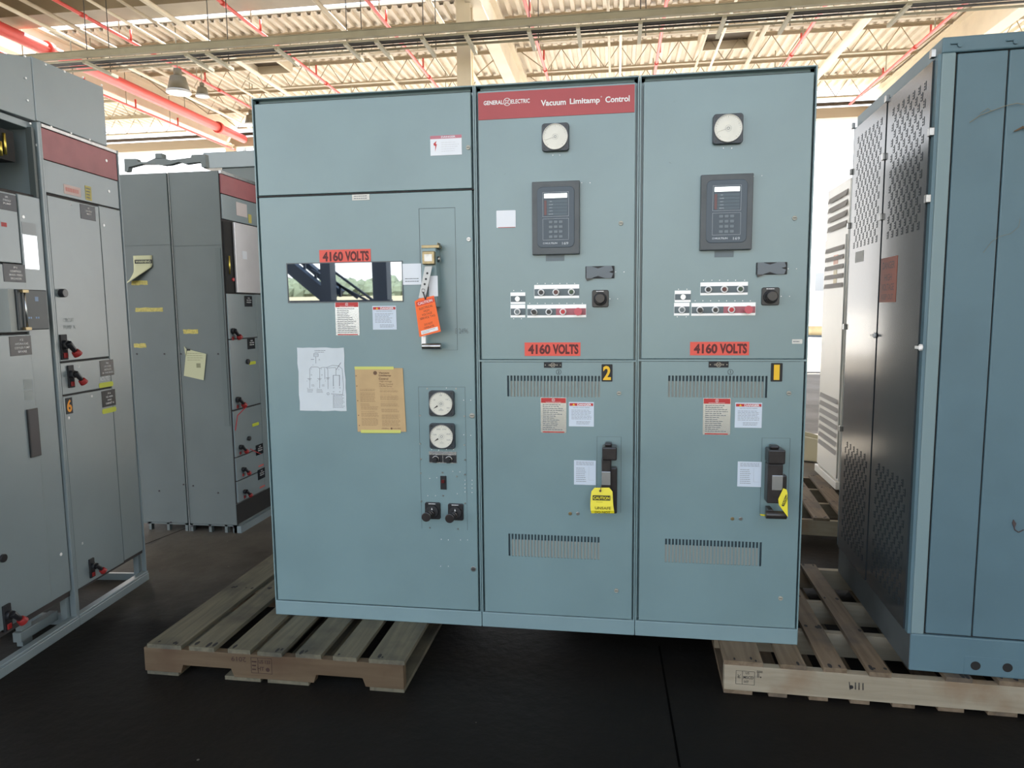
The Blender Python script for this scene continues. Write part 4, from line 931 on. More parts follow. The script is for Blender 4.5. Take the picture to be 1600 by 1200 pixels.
# ================================================================== LEFT MOTOR CONTROL CABINETS
LM = frame((-2.425, .627, 0), 95.35); LFc = Face(LM)
def lever(parent, fr, x, z, s=1., ang=-52, name='disconnect_handle', cord=False):
    b = MB().cb(x, z+.01*s, .042*s, .115*s, -.014, -.002).build(name, BLKM, parent, fr, bevel=.002)
    a = math.radians(ang); d = Vector((math.cos(a), 0, math.sin(a)))
    m = MB(); m.cyl(x-.002*s, z+.022*s, .02*s, -.032, -.014, n=16); p0 = Vector((x-.002*s, -.034, z+.03*s)); p1 = p0+d*.050*s+Vector((0, -.008, 0)); m.rod(p0, p1, .014*s, n=12, r1=.011*s)
    m.build('lever_arm', BLACK, b, fr, bevel=.002)
    p2 = p0+d*.074*s+Vector((0, -.012, 0)); m = MB().rod(p1, p2, .017*s, n=14, r1=.021*s); m.box(x-.012*s, x+.010*s, -.02, -.0142, z-.040*s, z-.016*s); m.build('red_grip', mat('dark_red_plastic', (.30, .022, .022), .4), b, fr, bevel=.002)
def tagplate(parent, fr, cx, cz, w, h, lines_, seed=1, name='engraved_tag', th=.0045):
    b = MB().cb(cx, cz, w, h, -.0075, -.0005).build(name, mat('gloss_black_tag', (.015, .017, .022), .22, spec=.3), parent, fr, bevel=.001)
    m = MB()
    for i, (t_, ww) in enumerate(lines_): m.text(t_, cx+w*.05, cz+h*(.30-.2*i), h*.11, -.0079, w=w*ww, bold=.01)
    m.build('lettering', WHITE, b, fr)
def knobs(parent, fr, x, z, r, y=-.02, m=BLACK, name='reset_knob'):
    MB().cyl(x, z, r, y, -.001, n=16).build(name, m, parent, fr, bevel=.002)
def dzus(parent, fr, pts, r=.008):
    for x, z in pts: MB().cyl(x, z, r, -.006, -.0005, n=12).build('quarter_turn_screw', METAL, parent, fr, bevel=.001)
# far section A
XW = -.575; H_A = 2.395
UA = thing('motor_control_cabinet', 'tall grey cabinet with a red top band and orange number 6, at the left', 'electrical cabinet', tuple(LM @ Vector((XW/2, .25, 0))), 95.35)
x0, x1 = -.585, .0
m = MB(); m.panel(x0, x1, .155, H_A-.02, .012, .5, []); m.build('body', PAINT2, UA, LM, bevel=.003)
m = MB(); m.box(x1-.008, x1, -.01, .015, .0, H_A).box(x0, x0+.012, -.012, .015, .0, H_A); m.box(x1-.03, x1, .47, .5, 0, .16).box(x0, x0+.03, .47, .5, 0, .16); m.box(x1-.03, x1-.0, .02, .05, 0, .16).box(x0, x0+.04, .02, .05, 0, .16)
m.box(x1-.02, x1, .05, .5, .0, .04).box(x0, x0+.03, .05, .5, .0, .05); m.build('frame_post', PAINT2, UA, LM, bevel=.002)
MB().box(x0, x1, -.02, .02, 0, .04).box(x0, x1, -.016, .02, .04, .052).build('base_channel', PAINT2, UA, LM, bevel=.002)
MB().box(x0, x1, .45, .5, .0, .05).build('base_channel', PAINT2, UA, LM)
a, b = x0+.02, x1-.012; xw = -.195
MB().box(a, b, -.004, .012, 2.235, 2.375).build('red_band', REDF, UA, LM, bevel=.002)
MB().box(a, b, -.003, .012, 2.085, 2.232).build('upper_panel', PAINT2, UA, LM, bevel=.002)
MB().box(a, b, -.008, .0, 2.378, 2.392).build('top_trim', STEEL, UA, LM)
dA = [MB().box(a, xw, -.006, .012, z0_, z1_).build('bucket_door', PAINT2, UA, LM, bevel=.003) for z0_, z1_ in ((1.298, 2.072), (1.138, 1.290), (.175, 1.130))]
MB().box(xw+.006, b, -.004, .012, .18, 2.078).build('wireway_door', PAINT2, UA, LM, bevel=.003)
MB().box(a-.002, b+.004, .006, .013, .16, 2.38).build('door_gasket', GASK, UA, LM)
cx, cz = LFc.p(112, 298); p = MB().cb(cx, cz, .12, .045, -.0045, -.003).build('pink_label', mat('pink_label', (.65, .50, .48), .5), UA, LM); MB().lines(cx-.05, cx+.05, cz+.012, cz-.012, 1, -.005, seed=3, th=.8).build('lettering', mat('pink_ink', (.62, .25, .22), .5), p, LM)
cx, cz = LFc.p(137, 302); p = MB().cb(cx, cz, .046, .07, -.0045, -.003).build('yellow_label', mat('dull_yellow', (.50, .44, .10), .5), UA, LM); MB().lines(cx-.018, cx+.018, cz+.03, cz-.03, 4, -.005, seed=4, th=.4).build('lettering', INKG, p, LM)
dzus(UA, LM, [LFc.p(*q) for q in ((57, 227), (165, 251), (62, 281), (169, 299), (109, 320), (71, 342), (161, 352), (121, 573), (142, 619), (106, 653), (127, 849))])
tagplate(dA[0], LM, -.282, 2.030, .115, .072, (('IR', .1), ('LIGHTING', .4), ('MAIN', .3)))
knobs(UA, LM, *LFc.p(93, 458), .020, -.03); knobs(UA, LM, *LFc.p(144, 756), .012, -.004, BLKM, 'knockout_plug')
lever(UA, LM, LFc.p(97, 545)[0], 1.355, 1.05); lever(UA, LM, LFc.p(108, 590)[0], 1.212, .95); lever(UA, LM, LFc.p(141, 888)[0], .235, .85)
m = MB().text('CIRCUIT', LFc.p(105, 500)[0], LFc.p(105, 500)[1], .018, -.0066, w=.075, bold=-.01).text("PUMP 'A'", LFc.p(107, 510)[0], LFc.p(107, 511)[1], .02, -.0066, w=.085, bold=-.01); m.build('pencil_note', mat('pencil', (.16, .20, .21), .7), dA[0], LM)
tagplate(dA[1], LM, -.222, 1.240, .112, .082, (('PRA', .2), ('UNLOADER', .5), ('INSTALLED', .5), ('IN THIS PANEL', .8)))
tagplate(dA[2], LM, -.225, 1.080, .112, .085, (('P14', .2), ('NO. 40900', .5), ('HVAC', .3), ('CABINET 16', .6)))
for q, i in (((164, 601), 1), ((169, 641), 2)):
    cx, cz = LFc.p(*q); MB().rr(cx, cz, .115, .026, .010, -.0072, -.0055).build('yellow_strip_label', HILITE, dA[i], LM)
cx, cz = LFc.p(163, 591.5); MB().text('ROUTE 7', cx, cz, .02, -.0067, w=.085, bold=.0).build('chalk_note', WHITE, dA[1], LM)
cx, cz = LFc.p(106, 634); p = MB().cb(cx, cz, .046, .078, -.0076, -.0055).build('number_label', BLKM, dA[2], LM); MB().text('6', cx, cz, .062, -.0082, w=.034, bold=.03).build('digit', mat('orange_number', (.85, .33, .01), .5), p, LM)
# top pull box
zt = 2.70
m = MB(); m.prism([(x0, 2.40), (x1-.08, 2.40), (x1-.08, zt), (x0, 2.68)], -.002, .5); tb = m.build('pull_box', PAINT2, UA, LM, bevel=.003)
dzus(UA, LM, [LFc.p(*q) for q in ((38, 88), (39, 122), (42, 157), (46, 193), (70, 101), (100, 112), (129, 121), (158, 133), (79, 198), (110, 208), (139, 218))], .005)
# near section B
UB = thing('motor_control_cabinet', 'tall grey cabinet with clear relay cover and open top compartment, at the left picture edge', 'electrical cabinet', tuple(LM @ Vector((-.9, .25, 0))), 95.35)
y0_, y1_ = -1.155, -.587
m = MB(); m.panel(y0_, y1_, .155, 2.385, .012, .5, [(y0_+.02, y1_-.035, 2.062, 2.355)]); m.build('body', PAINT2, UB, LM, bevel=.003)
MB().box(y0_+.02, y1_-.035, .30, .31, 2.06, 2.36).build('compartment_back', mat('dim_panel', (.10, .12, .12), .5), UB, LM)
MB().box(-.83, -.705, .02, .30, 2.19, 2.32).build('open_cutout', DARK, UB, LM)
m = MB(); m.rod((-.79, .015, 2.20), (-.79, .015, 2.26), .006); m.rod((-.765, .015, 2.21), (-.765, .015, 2.30), .006); m.build('brass_contact', mat('bright_brass', (.8, .65, .15), .3, metal=1), UB, LM)
MB().box(y1_-.045, y1_-.03, -.008, .02, 2.05, 2.36).build('hinge_strip', mat('dark_hinge', (.08, .10, .10), .5), UB, LM)
m = MB(); m.box(y1_-.014, y1_, -.014, .015, .0, 2.39).box(y0_, y0_+.012, -.012, .015, .0, 2.39).box(y1_-.035, y1_-.0, .02, .05, 0, .16); m.box(y1_-.22, y1_-.16, .1, .13, 0, .16).box(y1_-.24, y1_, .09, .13, .03, .075).build('frame_post', PAINT2, UB, LM, bevel=.002)
MB().box(y0_, y1_, -.02, .02, 0, .04).box(y0_, y1_, -.016, .02, .04, .052).build('base_channel', PAINT2, UB, LM, bevel=.002)
MB().box(y0_, y1_, .45, .5, .0, .05).build('base_channel', PAINT2, UB, LM)
MB().box(y0_+.01, y1_-.02, .006, .013, .16, 2.06).build('door_gasket', GASK, UB, LM)
xb = -.738
for z0, z1 in ((1.745, 2.045), (1.445, 1.738), (.19, 1.436)): MB().box(y0_+.02, xb if z1 < 1.9 else -.752, -.006, .012, z0, z1).build('bucket_door', PAINT2, UB, LM, bevel=.003)
MB().box(-.742, y1_-.022, -.004, .012, .19, 2.05).build('wireway_door', PAINT2, UB, LM, bevel=.003)
MB().cb(-.690, 1.80, .085, .15, -.0055, -.0035).build('reflective_label', mat('silver_label', (.75, .78, .82), .12, metal=.7), UB, LM); 
MB().cb(-.690, 1.905, .085, .05, -.0050, -.0035).build('grey_tape', mat('dull_tape', (.22, .25, .26), .3), UB, LM)
tagplate(UB, LM, -.815, 2.003, .12, .07, (('IR', .15), ('FEED', .35), ('PUMP', .35)))
tagplate(UB, LM, -.800, 1.702, .125, .078, (('P1', .15), ('COMPRESS', .5), ('MAIN FEED', .6), ('BREAKER', .5)))
tagplate(UB, LM, -.800, 1.386, .125, .085, (('P2', .15), ('HYDRAULIC', .6), ('COOLER PUMP', .7), ('SPARE', .4)))
MB().lines(-.85, -.81, 1.915, 1.895, 1, -.0066, seed=2, th=.9).build('red_marker_note', REDL, UB, LM)
b = MB().box(-.875, -.700, -.07, -.004, 1.455, 1.630).build('relay_cover', mat('smoky_cover', (.045, .055, .06), .4), UB, LM, bevel=.004)
MB().rod((-.842, -.078, 1.465), (-.842, -.078, 1.622), .004, n=8).build('cover_bar', ALU, b, LM)
for z in (1.462, 1.622): MB().cb(-.842, z, .034, .012, -.084, -.066).build('bar_clip', BRASS, b, LM)
m = MB()
for x_ in (-.818, -.806, -.775, -.762): m.cb(x_, 1.508, .008, .008, -.0705, -.069)
m.cb(-.765, 1.59, .02, .02, -.0705, -.069); m.build('blue_terminal', mat('terminal_blue', (.08, .18, .35), .3), b, LM)
MB().cb(-.895, 1.54, .035, .18, -.06, -.004).build('cover_side', mat('cover_side_grey', (.34, .37, .36), .5), b, LM)
for z in (1.215, 1.165): MB().cb(-.778, z, .048, .042, -.0066, -.0055).build('faint_label', mat('faint_label', (.30, .34, .34), .5), UB, LM)
b = MB().cb(-.770, .993, .062, .218, -.014, -.005).build('louvre_insert', BLACK, UB, LM, bevel=.002)
MB().cb(-.770, .993, .050, .205, -.0146, -.014).build('louvre_face', mat('dark_louvre', (.045, .04, .045), .45), b, LM)
knobs(UB, LM, *LFc.p(2, 872), .018, -.015); lever(UB, LM, LFc.p(8, 962)[0], .225, 1.0)
dzus(UB, LM, [LFc.p(*q) for q in ((35, 339), (94, 866))])
m = MB(); m.prism([(y0_, 2.385), (x0-.002, 2.395), (x0-.002, 2.675), (-.75, 2.635), (y0_, 2.52)], .0, .5); m.build('pull_box', PAINT2, UB, LM, bevel=.003)

# ================================================================== BACK CABINETS
BM = frame((-2.346, 1.468, 0), 90); SM = frame((-2.346, 1.468, 0), 0); BF = Face(BM); SF = Face(SM); HB = 2.45
UC = thing('motor_control_cabinet', 'grey back cabinet with a half-open silver bucket door and red disconnect handles', 'electrical cabinet', (-2.55, 1.95, 0))
m = MB(); m.box(-.355, 0, 0, .92, .055, HB); m.build('body', PAINT3, UC, SM, bevel=.003)
MB().box(-.05, -.012, -.0035, .002, .75, HB-.5).box(-.0, -.355, -.0025, .002, 1.968, 1.972).build('side_seam', mat('seam_grey', (.14, .17, .17), .6), UC, SM)
m = MB()
for x in (-.34, -.2, -.08, -.01): m.box(x-.012, x+.008, 0, .03, 0, .055)
m.box(-.355, 0, .0, .02, .045, .055).box(-.0, -.03, 0, .92, 0, .055); m.build('base_channel', PAINT3, UC, SM)
MB().box(0, .92, -.03, .0, .0, .05).build('sill', PAINT2, UC, BM)
MB().box(.004, .90, -.003, .0, .06, .20).build('base_gap', DARK, UC, BM)
MB().box(0, .92, -.004, -.001, .205, HB-.01).build('door_gasket', GASK, UC, BM)
def bd(n, x0, x1, z0, z1, m=PAINT2): return MB().box(x0, x1, -.016, -.004, z0, z1).build(n, m, UC, BM, bevel=.002)
bd('red_band', .006, .9, 2.305, 2.43, REDF); bd('upper_panel', .006, .9, 2.140, 2.30)
MB().box(.0, .9, -.02, -.004, 2.432, 2.452).build('top_trim', STEEL, UC, BM)
cx, cz = BF.p(374, 328); MB().cb(cx, cz, .14, .09, -.018, -.016).build('paper_label', mat('pale_pink_label', (.55, .50, .50), .5), UC, BM)
cx, cz = BF.p(387, 342); MB().cb(cx, cz, .04, .06, -.018, -.016).build('yellow_label', mat('dull_yellow', (.50, .44, .10), .5), UC, BM)
MB().box(.004, .105, -.017, -.003, 1.655, 2.125).build('open_compartment', DARK, UC, BM)
m = MB(); m.rod((.045, -.018, 1.78), (.05, -.018, 1.90), .006); m.build('brass_contact', mat('bright_brass', (.8, .65, .15), .3, metal=1), UC, BM); knobs(UC, BM, .085, 1.745, .012, -.024, REDP, 'red_indicator')
o_ = MB().box(.105, .46, -.035, -.02, 1.658, 2.13).build('ajar_door', mat('silver_door', (.62, .61, .63), .3, metal=.4, var=.1, scale=4), UC, BM, bevel=.003)
cx, cz = BF.p(375, 399); MB().cb(cx, cz, .055, .055, -.037, -.035).build('white_label', LABW, o_, BM)
zr = [(1.345, 1.648), (.862, 1.338), (.534, .852), (.368, .526), (.214, .360)]
for z0, z1 in zr: bd('bucket_door', .006, .375, z0, z1)
MB().box(.382, .9, -.014, -.004, .21, 1.65).build('wireway_door', PAINT2, UC, BM, bevel=.002)
for px_, py_ in ((361, 518), (370, 630), (374, 692)): pass
lever(UC, BM, .047, 1.375, 1.0); lever(UC, BM, .06, .905, 1.0); lever(UC, BM, .065, .575, .85); lever(UC, BM, .085, .415, .8); lever(UC, BM, .09, .255, .8)
for (px_, py_), s in (((384, 462), 1), ((389, 537), 2), ((402, 702), 3), ((405, 740), 4)):
    cx, cz = BF.p(px_, py_); tagplate(UC, BM.copy() @ Matrix.Translation((0, -.012, 0)), cx, min(cz, 1.6), .10, .075, (('NO.', .3), ('SECTION', .6), ('FEEDER', .6)))
for px_, py_ in ((391, 567), (396, 663)):
    cx, cz = BF.p(px_, py_); MB().rr(cx, cz, .09, .022, .008, -.018, -.016).build('yellow_strip_label', HILITE, UC, BM)
for px_, py_ in ((405, 727), (407, 760)):
    cx, cz = BF.p(px_, py_); MB().lines(cx-.04, cx+.04, cz+.008, cz-.008, 1, -.0166, seed=3, th=.7).build('orange_note', VOLT, UC, BM)
knobs(UC, BM.copy() @ Matrix.Translation((0, -.014, 0)), *BF.p(383, 565), .018, -.016); knobs(UC, BM.copy() @ Matrix.Translation((0, -.014, 0)), *BF.p(385, 685), .016, -.016)
MB().path([(.09, -.07, .88), (.03, -.03, .82), (.01, -.02, .72)], .003, n=5).build('red_cord', REDP, UC, BM)
MB().path([(.12, -.06, .57), (.22, -.04, .53), (.33, -.022, .49)], .003, n=5).build('red_cord', REDP, UC, BM)
# its twin, back to back
UD = thing('motor_control_cabinet', 'plain grey side of the cabinet with curled yellow warning sheet and tape marks', 'electrical cabinet', (-2.9, 1.95, 0))
m = MB(); m.box(-.775, -.372, 0, .92, .055, HB); m.build('body', PAINT3, UD, SM, bevel=.003)
MB().box(-.372, -.356, .012, .4, .0, HB-.03).build('joint_strip', mat('joint_dark', (.06, .08, .085), .6), UD, SM); MB().box(-.3575, -.355, -.006, .01, .0, HB).build('joint_flange', mat('flange_pale', (.45, .48, .48), .4), UD, SM)
MB().box(-.775, -.372, -.0025, .002, 1.978, 1.982).build('side_seam', mat('seam_grey', (.14, .17, .17), .6), UD, SM)
m = MB()
for x in (-.76, -.66, -.52, -.38): m.box(x-.012, x+.008, 0, .03, 0, .055)
m.box(-.775, -.372, .0, .02, .045, .055); m.build('base_channel', PAINT3, UD, SM)
for u, ps_ in ((UD, ((214, 553), (257, 553), (249, 767), (287, 757), (232, 817), (267, 816))), (UC, ((283, 553), (341, 553), (302, 759), (341, 770), (300, 822), (328, 822), (365, 824)))):
    for q in ps_: x, z = SF.p(*q); MB().cyl(x, z, .006, -.004, .0, n=8).build('side_bolt', mat('dark_bolt', (.05, .04, .045), .5), u, SM)
for u, a, b, w in ((UD, 233, 484, .205), (UD, 219, 540, .09), (UD, 218, 442, .12), (UC, 298, 518, .11)):
    x, z = SF.p(a, b); m = MB().prism(wavy([(x-w/2, z-.014), (x+w/2, z-.014), (x+w/2, z+.014), (x-w/2, z+.014)], .003, 5, a), -.0012, .0); m.build('tape_residue', YTAPE, u, SM)
# curled warning sheet
t = thing('warning_sheet', 'pale yellow WARNING sheet peeling and curling off the back cabinet side', 'paper', tuple(SM @ Vector((-.60, -.02, 1.72))))
m = MB(); vs = []; fs = []; NR = 12; NC = 6
for i in range(NR+1):
    f = i/NR; z = 1.912-.19*f; wl = -.651-.055*max(0, (f-.55)/.45)**1.3; wr = -.511-.165*max(0, (f-.40)/.60)**1.0
    for j in range(NC+1):
        g_ = j/NC; x = wl+(wr-wl)*g_; y = -.004-.06*(max(0, f-.3)**1.2)*(.3+g_); vs.append((x, y, z+.010*math.sin(g_*3)*(f)))
for i in range(NR):
    for j in range(NC): k = i*(NC+1)+j; fs.append((k, k+NC+1, k+NC+2, k+1))
m.add(vs, fs, 0, True); sh = m.build('sheet', PYEL, t, SM); so_ = sh.modifiers.new('s', 'SOLIDIFY'); so_.thickness = .0006
MB().box(-.640, -.512, -.0068, -.0062, 1.858, 1.884).build('header_panel', BLKM, t, SM); MB().text('WARNING', -.577, 1.871, .016, -.0074, w=.112, bold=.02).build('header_text', PYEL, t, SM)
t = thing('warning_sheet', 'pale yellow sheet hanging askew on the right-hand back cabinet side, corner folded', 'paper', tuple(SM @ Vector((-.24, -.01, 1.07))))
MB().prism([SF.p(292, 545), SF.p(323, 553), SF.p(319, 594), SF.p(288, 587)], -.006, -.005).prism([SF.p(289, 541), SF.p(293, 546), SF.p(291, 556)], -.010, -.006).build('sheet', PYEL, t, SM)
x, z = SF.p(295, 546.5); x2, z2 = SF.p(311, 571)
MB().cb(x, z, .03, .012, -.0068, -.006).build('header_panel', BLKM, t, SM); MB().cb(x2, z2, .03, .03, -.0068, -.006).build('picture', mat('faded_ink', (.30, .30, .18), .7), t, SM)
m = MB().lines(x2-.08, x2+.04, z2+.09, z2+.03, 4, -.0064, seed=3, th=.2); m.build('print', mat('faded_ink', (.30, .30, .18), .7), t, SM)
# lifting bar on top of the back cabinets
t = thing('lifting_bar', 'grey steel lifting bar bolted on top of the back cabinets', 'lifting bar', (-2.72, 1.52, HB))
LB = lambda a, b: (lambda w: (w.x, w.z))(onp(a, b, (0, 1.52, 0), (0, 1, 0)))
z0 = HB
pts_top = [(197, 249), (216, 249), (219, 254), (232, 254), (245, 248), (255, 248), (270, 251), (286, 249), (301, 247), (302, 243), (323, 242), (325, 262)]
pts_bot = [(318, 262), (316, 254), (305, 255), (292, 257), (282, 254), (268, 258), (258, 259), (245, 257), (224, 257), (204, 262), (203, 268), (198, 269)]
q = [LB(*p_) for p_ in pts_top+pts_bot]
q = [(x, max(z, HB+.001)) for x, z in q]
MB().prism(q, 1.50, 1.54).build('bar', PAINT3, t)
a_ = LB(246, 246)
MB().box(a_[0]-.001, a_[0]+.05, 1.495, 1.545, LB(246, 249)[1], LB(246, 241)[1]).build('lug', PAINT3, t, bevel=.003)
# cabinet behind with a tall header
x0 = onp(317, 240, (0, 2.6, 0), (0, 1, 0)); z1 = onp(350, 237, (0, 2.6, 0), (0, 1, 0)).z; zl = onp(350, 262, (0, 2.6, 0), (0, 1, 0)).z
t = thing('motor_control_cabinet', 'grey cabinet top showing behind the lifting bar', 'electrical cabinet', (x0.x+.7, 3.0, 0))
MB().box(x0.x+.15, x0.x+1.6, 2.62, 3.2, 0, zl).build('body', PAINT3, t, bevel=.004)
MB().box(x0.x, x0.x+1.6, 2.6, 3.2, zl, z1).build('pull_box', PAINT2, t, bevel=.004)
w_ = onp(381, 231, (0, 2.7, 0), (0, 1, 0)); MB().box(w_.x-.01, w_.x+.01, 2.7, 2.72, z1, z1+.05).build('lug', STEEL, t)

# ================================================================== RIGHT CABINETS
RS = frame((1.357, -.153, 0), -92.75); RFm = frame((1.357, -.153, 0), -2.75); RSF = Face(RS); RFF = Face(RFm)
HR = 2.445
UR = thing('louvred_cabinet', 'large blue-grey cabinet with perforated side doors, standing at the right on the pale pallet', 'electrical cabinet', tuple(RFm @ Vector((.6, .5, .14))), -2.75)
W2 = 1.25; D2_ = 1.02
MB().box(.02, W2, .02, D2_, .30, 2.40).build('body', BLUE, UR, RFm, bevel=.004)
MB().box(0, W2, 0, D2_, 2.392, HR).build('top_cap', BLUE, UR, RFm, bevel=.005)
MB().box(-.0, W2, .0, D2_, .14, .285).build('base_skirt', BLUE, UR, RFm, bevel=.004)
m = MB().box(.0, .045, .0, .05, .285, 2.392).box(.0, .045, D2_-.04, D2_, .285, 2.392); m.build('corner_post', mat('corner_post_blue', (.19, .275, .295), .4), UR, RFm, bevel=.004)
for a, b in ((.052, .208), (.213, .60), (.605, W2)): MB().box(a, b, .004, .02, .290, 2.388).build('end_panel', BLUE, UR, RFm, bevel=.004)
MB().box(.045, W2, .012, .021, .286, 2.391).build('panel_gap', DARK, UR, RFm)
MB().box(-1.018, -.004, -.0015, .004, .142, .283).build('shade_side_skirt', mat('shaded_scuffed_skirt', (.085, .10, .105), .5, var=.5, scale=5), UR, RS)  # thin panel with the side's shade painted in, plus scuff blotches
for px_ in ((1524, 1040), (1574, 1043)): x, z = RFF.p(*px_); MB().cyl(x, z, .017, -.002, .001, n=20).build('lifting_hole', DARK, UR, RFm)
x, z = RFF.p(1548, 1042); MB().cb(x, z, .18, .07, -.0012, .0).build('patch_plate', BLUE, UR, RFm, bevel=.001)
for px_ in ((1500, 70), (1587, 65)): x, z = RFF.p(*px_); MB().cyl(x, z, .009, -.006, .0, n=12).rod((x-.03, -.003, z+.005), (x, -.003, z+.005), .003).build('hook_bolt', BLUE, UR, RFm)
# perforated doors
def perf(x0, x1, z0, z1, ncol, ch, rw, sh):
    hs = []; cw = (x1-x0)/ncol
    for i in range(ncol):
        z = z0+(ch*.5 if i % 2 else 0)
        while z+ch*.5 < z1:
            for k in range(3):
                a = z+k*sh
                hs.append((round(x0+i*cw+cw*.30, 5), round(x0+i*cw+cw*.72, 5), round(a, 5), round(a+rw, 5)))
            z += ch
    return hs
def pdoor(x0, x1, label):
    ga = perf(x0+.05, x1-.05, 1.80, 2.335, 13, .062, .0062, .0103); gb = perf(x0+.05, x1-.05, .36, .87, 13, .062, .0062, .0103)
    m = MB().panel(x0, x1, .29, 2.378, -.018, -.006, ga+gb)
    # raised weave ribs between the slots
    for zz0, zz1 in ((1.80, 2.335), (.36, .87)):
        cw = (x1-x0-.1)/13
        for i in range(13):
            z = zz0+(.031 if i % 2 else 0)
            while z+.031 < zz1: m.box(x0+.05+i*cw+cw*.80, x0+.05+i*cw+cw*.95, -.0195, -.018, z, z+.030); z += .062
    d = m.build('perforated_door', BLUEG, UR, RS)
    MB().box(x0+.01, x1-.01, .0005, .003, .30, 2.37).build('dark_lining', DARK, d, RS)
    return d
dAe = pdoor(-.495, -.030, 'a'); dBe = pdoor(-.985, -.515, 'b')
MB().box(-.03, .0, -.012, .0, .285, 2.39).box(-.512, -.498, -.012, .0, .285, 2.39).box(-1.02, -.988, -.012, .0, .285, 2.39).build('door_frame', BLUE, UR, RS, bevel=.002)
m = MB()
hg = [(.0, 2.13), (.0, 1.90), (-.504, 2.15), (-.504, 1.90), (-1.0, 2.18), (-1.0, 1.92), (-1.0, 1.42), (-1.0, .90), (-.50, 2.385), (-.02, 2.40), (-1.0, 2.40)]
for x, z in hg: MB().cb(x-.008, z, .022, .028, -.028, -.012).build('hinge', STEEL, UR, RS, bevel=.002)
for q in ((1375, 524), (1449, 543)):
    x, z = RSF.p(*q); MB().cyl(x, z, .012, -.026, -.018, n=12).bar((x-.02, -.03, z), (x+.02, -.03, z), .01, .01).build('door_latch', METAL, UR, RS)
b = MB().cb(-.39, 1.630, .20, .185, -.0192, -.018).build('red_danger_label', mat('dull_red_label', (.42, .10, .055), .55), dAe, RS)
MB().text('DANGER', -.39, 1.69, .03, -.0197, w=.15, bold=.02).build('header_text', mat('dull_print', (.16, .05, .04), .5), dAe, RS)
m = MB().text('HIGH', -.39, 1.64, .028, -.0197, w=.09).text('VOLTAGE', -.39, 1.60, .028, -.0197, w=.15).text('KEEP OUT', -.39, 1.56, .022, -.0197, w=.14)
m.build('label_print', mat('dull_print', (.16, .05, .04), .5), dAe, RS)
MB().cb(-.815, 1.755, .13, .05, -.0192, -.018).build('paper_label', OFFW, dBe, RS)
# cobweb and straw on the end panel
t = thing('straw_tangle', 'thin dry straw and cobweb stuck to the end panel of the big blue cabinet', 'straw', tuple(RFm @ Vector((.25, -.01, 2.0))))
m = MB(); P_ = lambda a, b: (lambda q: (q[0], -.006, q[1]))(RFF.p(a, b))
m.path([P_(1514, 192), P_(1530, 181), P_(1548, 174), P_(1570, 166), P_(1588, 162), P_(1599, 164)], .0012, n=5); m.path([P_(1548, 174), P_(1542, 170), P_(1530, 178)], .0008, n=4)
m.build('straw_stem', mat('dry_straw', (.22, .20, .14), .8), t, RFm)
m = MB(); 
for k in range(6): m.path([P_(1583, 206), P_(1592+k, 203-k), P_(1603, 196+k*2)], .0016, n=4)
m.build('straw_tuft', mat('brown_straw', (.16, .11, .07), .8), t, RFm)
m = MB().path([P_(1535, 395), P_(1548, 378), P_(1560, 370), P_(1578, 365), P_(1590, 355), P_(1593, 342)], .0006, n=4); m.build('cobweb_thread', mat('dry_straw', (.22, .20, .14), .8), t, RFm)
m = MB(); P_ = lambda a, b: (lambda q: (q[0], .002, q[1]))(RFF.p(a, b)); m.path([P_(1583, 815), P_(1586, 828), P_(1592, 832), P_(1600, 828)], .002, n=4).prism([RFF.p(1584, 812), RFF.p(1588, 818), RFF.p(1585, 826), RFF.p(1582, 818)], -.0005, .004).build('rust_scratch', mat('rust_brown', (.07, .05, .05), .7), UR, RFm)
# white cabinet behind
WM = frame((1.915, 2.585, 0), -92); WF = Face(WM)
UW = thing('white_cabinet', 'white enamel cabinet with louvres on the rear pallet, behind the big blue cabinet', 'electrical cabinet', (2.3, 2.9, .14))
MB().box(-.62, 0, .0, .75, .2, 2.45).build('body', WCAB, UW, WM, bevel=.006)
MB().box(-.64, .01, -.02, .75, .14, .2).build('base', WCAB, UW, WM, bevel=.004)
m = MB()
for z in [2.38-.075*i for i in range(4)]+[2.03-.075*i for i in range(0)]: m.add([(-.56, -.001, z), (-.04, -.001, z), (-.04, -.016, z-.045), (-.56, -.016, z-.045)], [(0, 1, 2, 3), (3, 2, 1, 0)])
m.build('upper_louvre', LOUV, UW, WM)
m = MB().box(-.60, -.02, -.012, .0, .22, 2.05)
for z in [1.98-.07*i for i in range(5)]+[.82-.065*i for i in range(7)]: m.add([(-.56, -.013, z), (-.04, -.013, z), (-.04, -.022, z-.035), (-.56, -.022, z-.035)], [(0, 1, 2, 3), (3, 2, 1, 0)], 1)
m.build('louvred_door', [WCAB, LOUV], UW, WM)
x, z = WF.p(1311, 405); MB().cb(-.26, z, .12, .07, -.014, -.012).build('orange_label', mat('soft_orange', (.6, .3, .2), .5), UW, WM); MB().cb(-.26, z-.13, .09, .10, -.014, -.012).build('yellow_label', mat('soft_yellow', (.6, .52, .30), .5), UW, WM)
# plastic casing on the floor behind
gx, gy = FZ(1268, 722, 0)
t = thing('cream_casing', 'cream hollow plastic casing lying on the floor beyond the right cabinet', 'casing', (gx+.05, gy+.1, 0))
MB().prism([(0, .02), (.26, .0), (.29, .12), (.27, .22), (.02, .26)], 0, .012).build('side_wall', mat('cream_plastic', (.62, .58, .42), .5), t, frame((gx-.12, gy, 0), -20))
MB().prism([(0, .02), (.30, .0), (.30, .20), (.02, .26)], 0, .012).build('side_wall', mat('cream_plastic', (.62, .58, .42), .5), t, frame((gx-.03, gy+.26, 0), -20))
MB().box(0, .012, 0, .27, .02, .25).box(.0, .27, 0, .27, .01, .022).build('floor_pan', mat('dark_inside', (.25, .23, .2), .6), t, frame((gx-.12, gy, 0), -20))
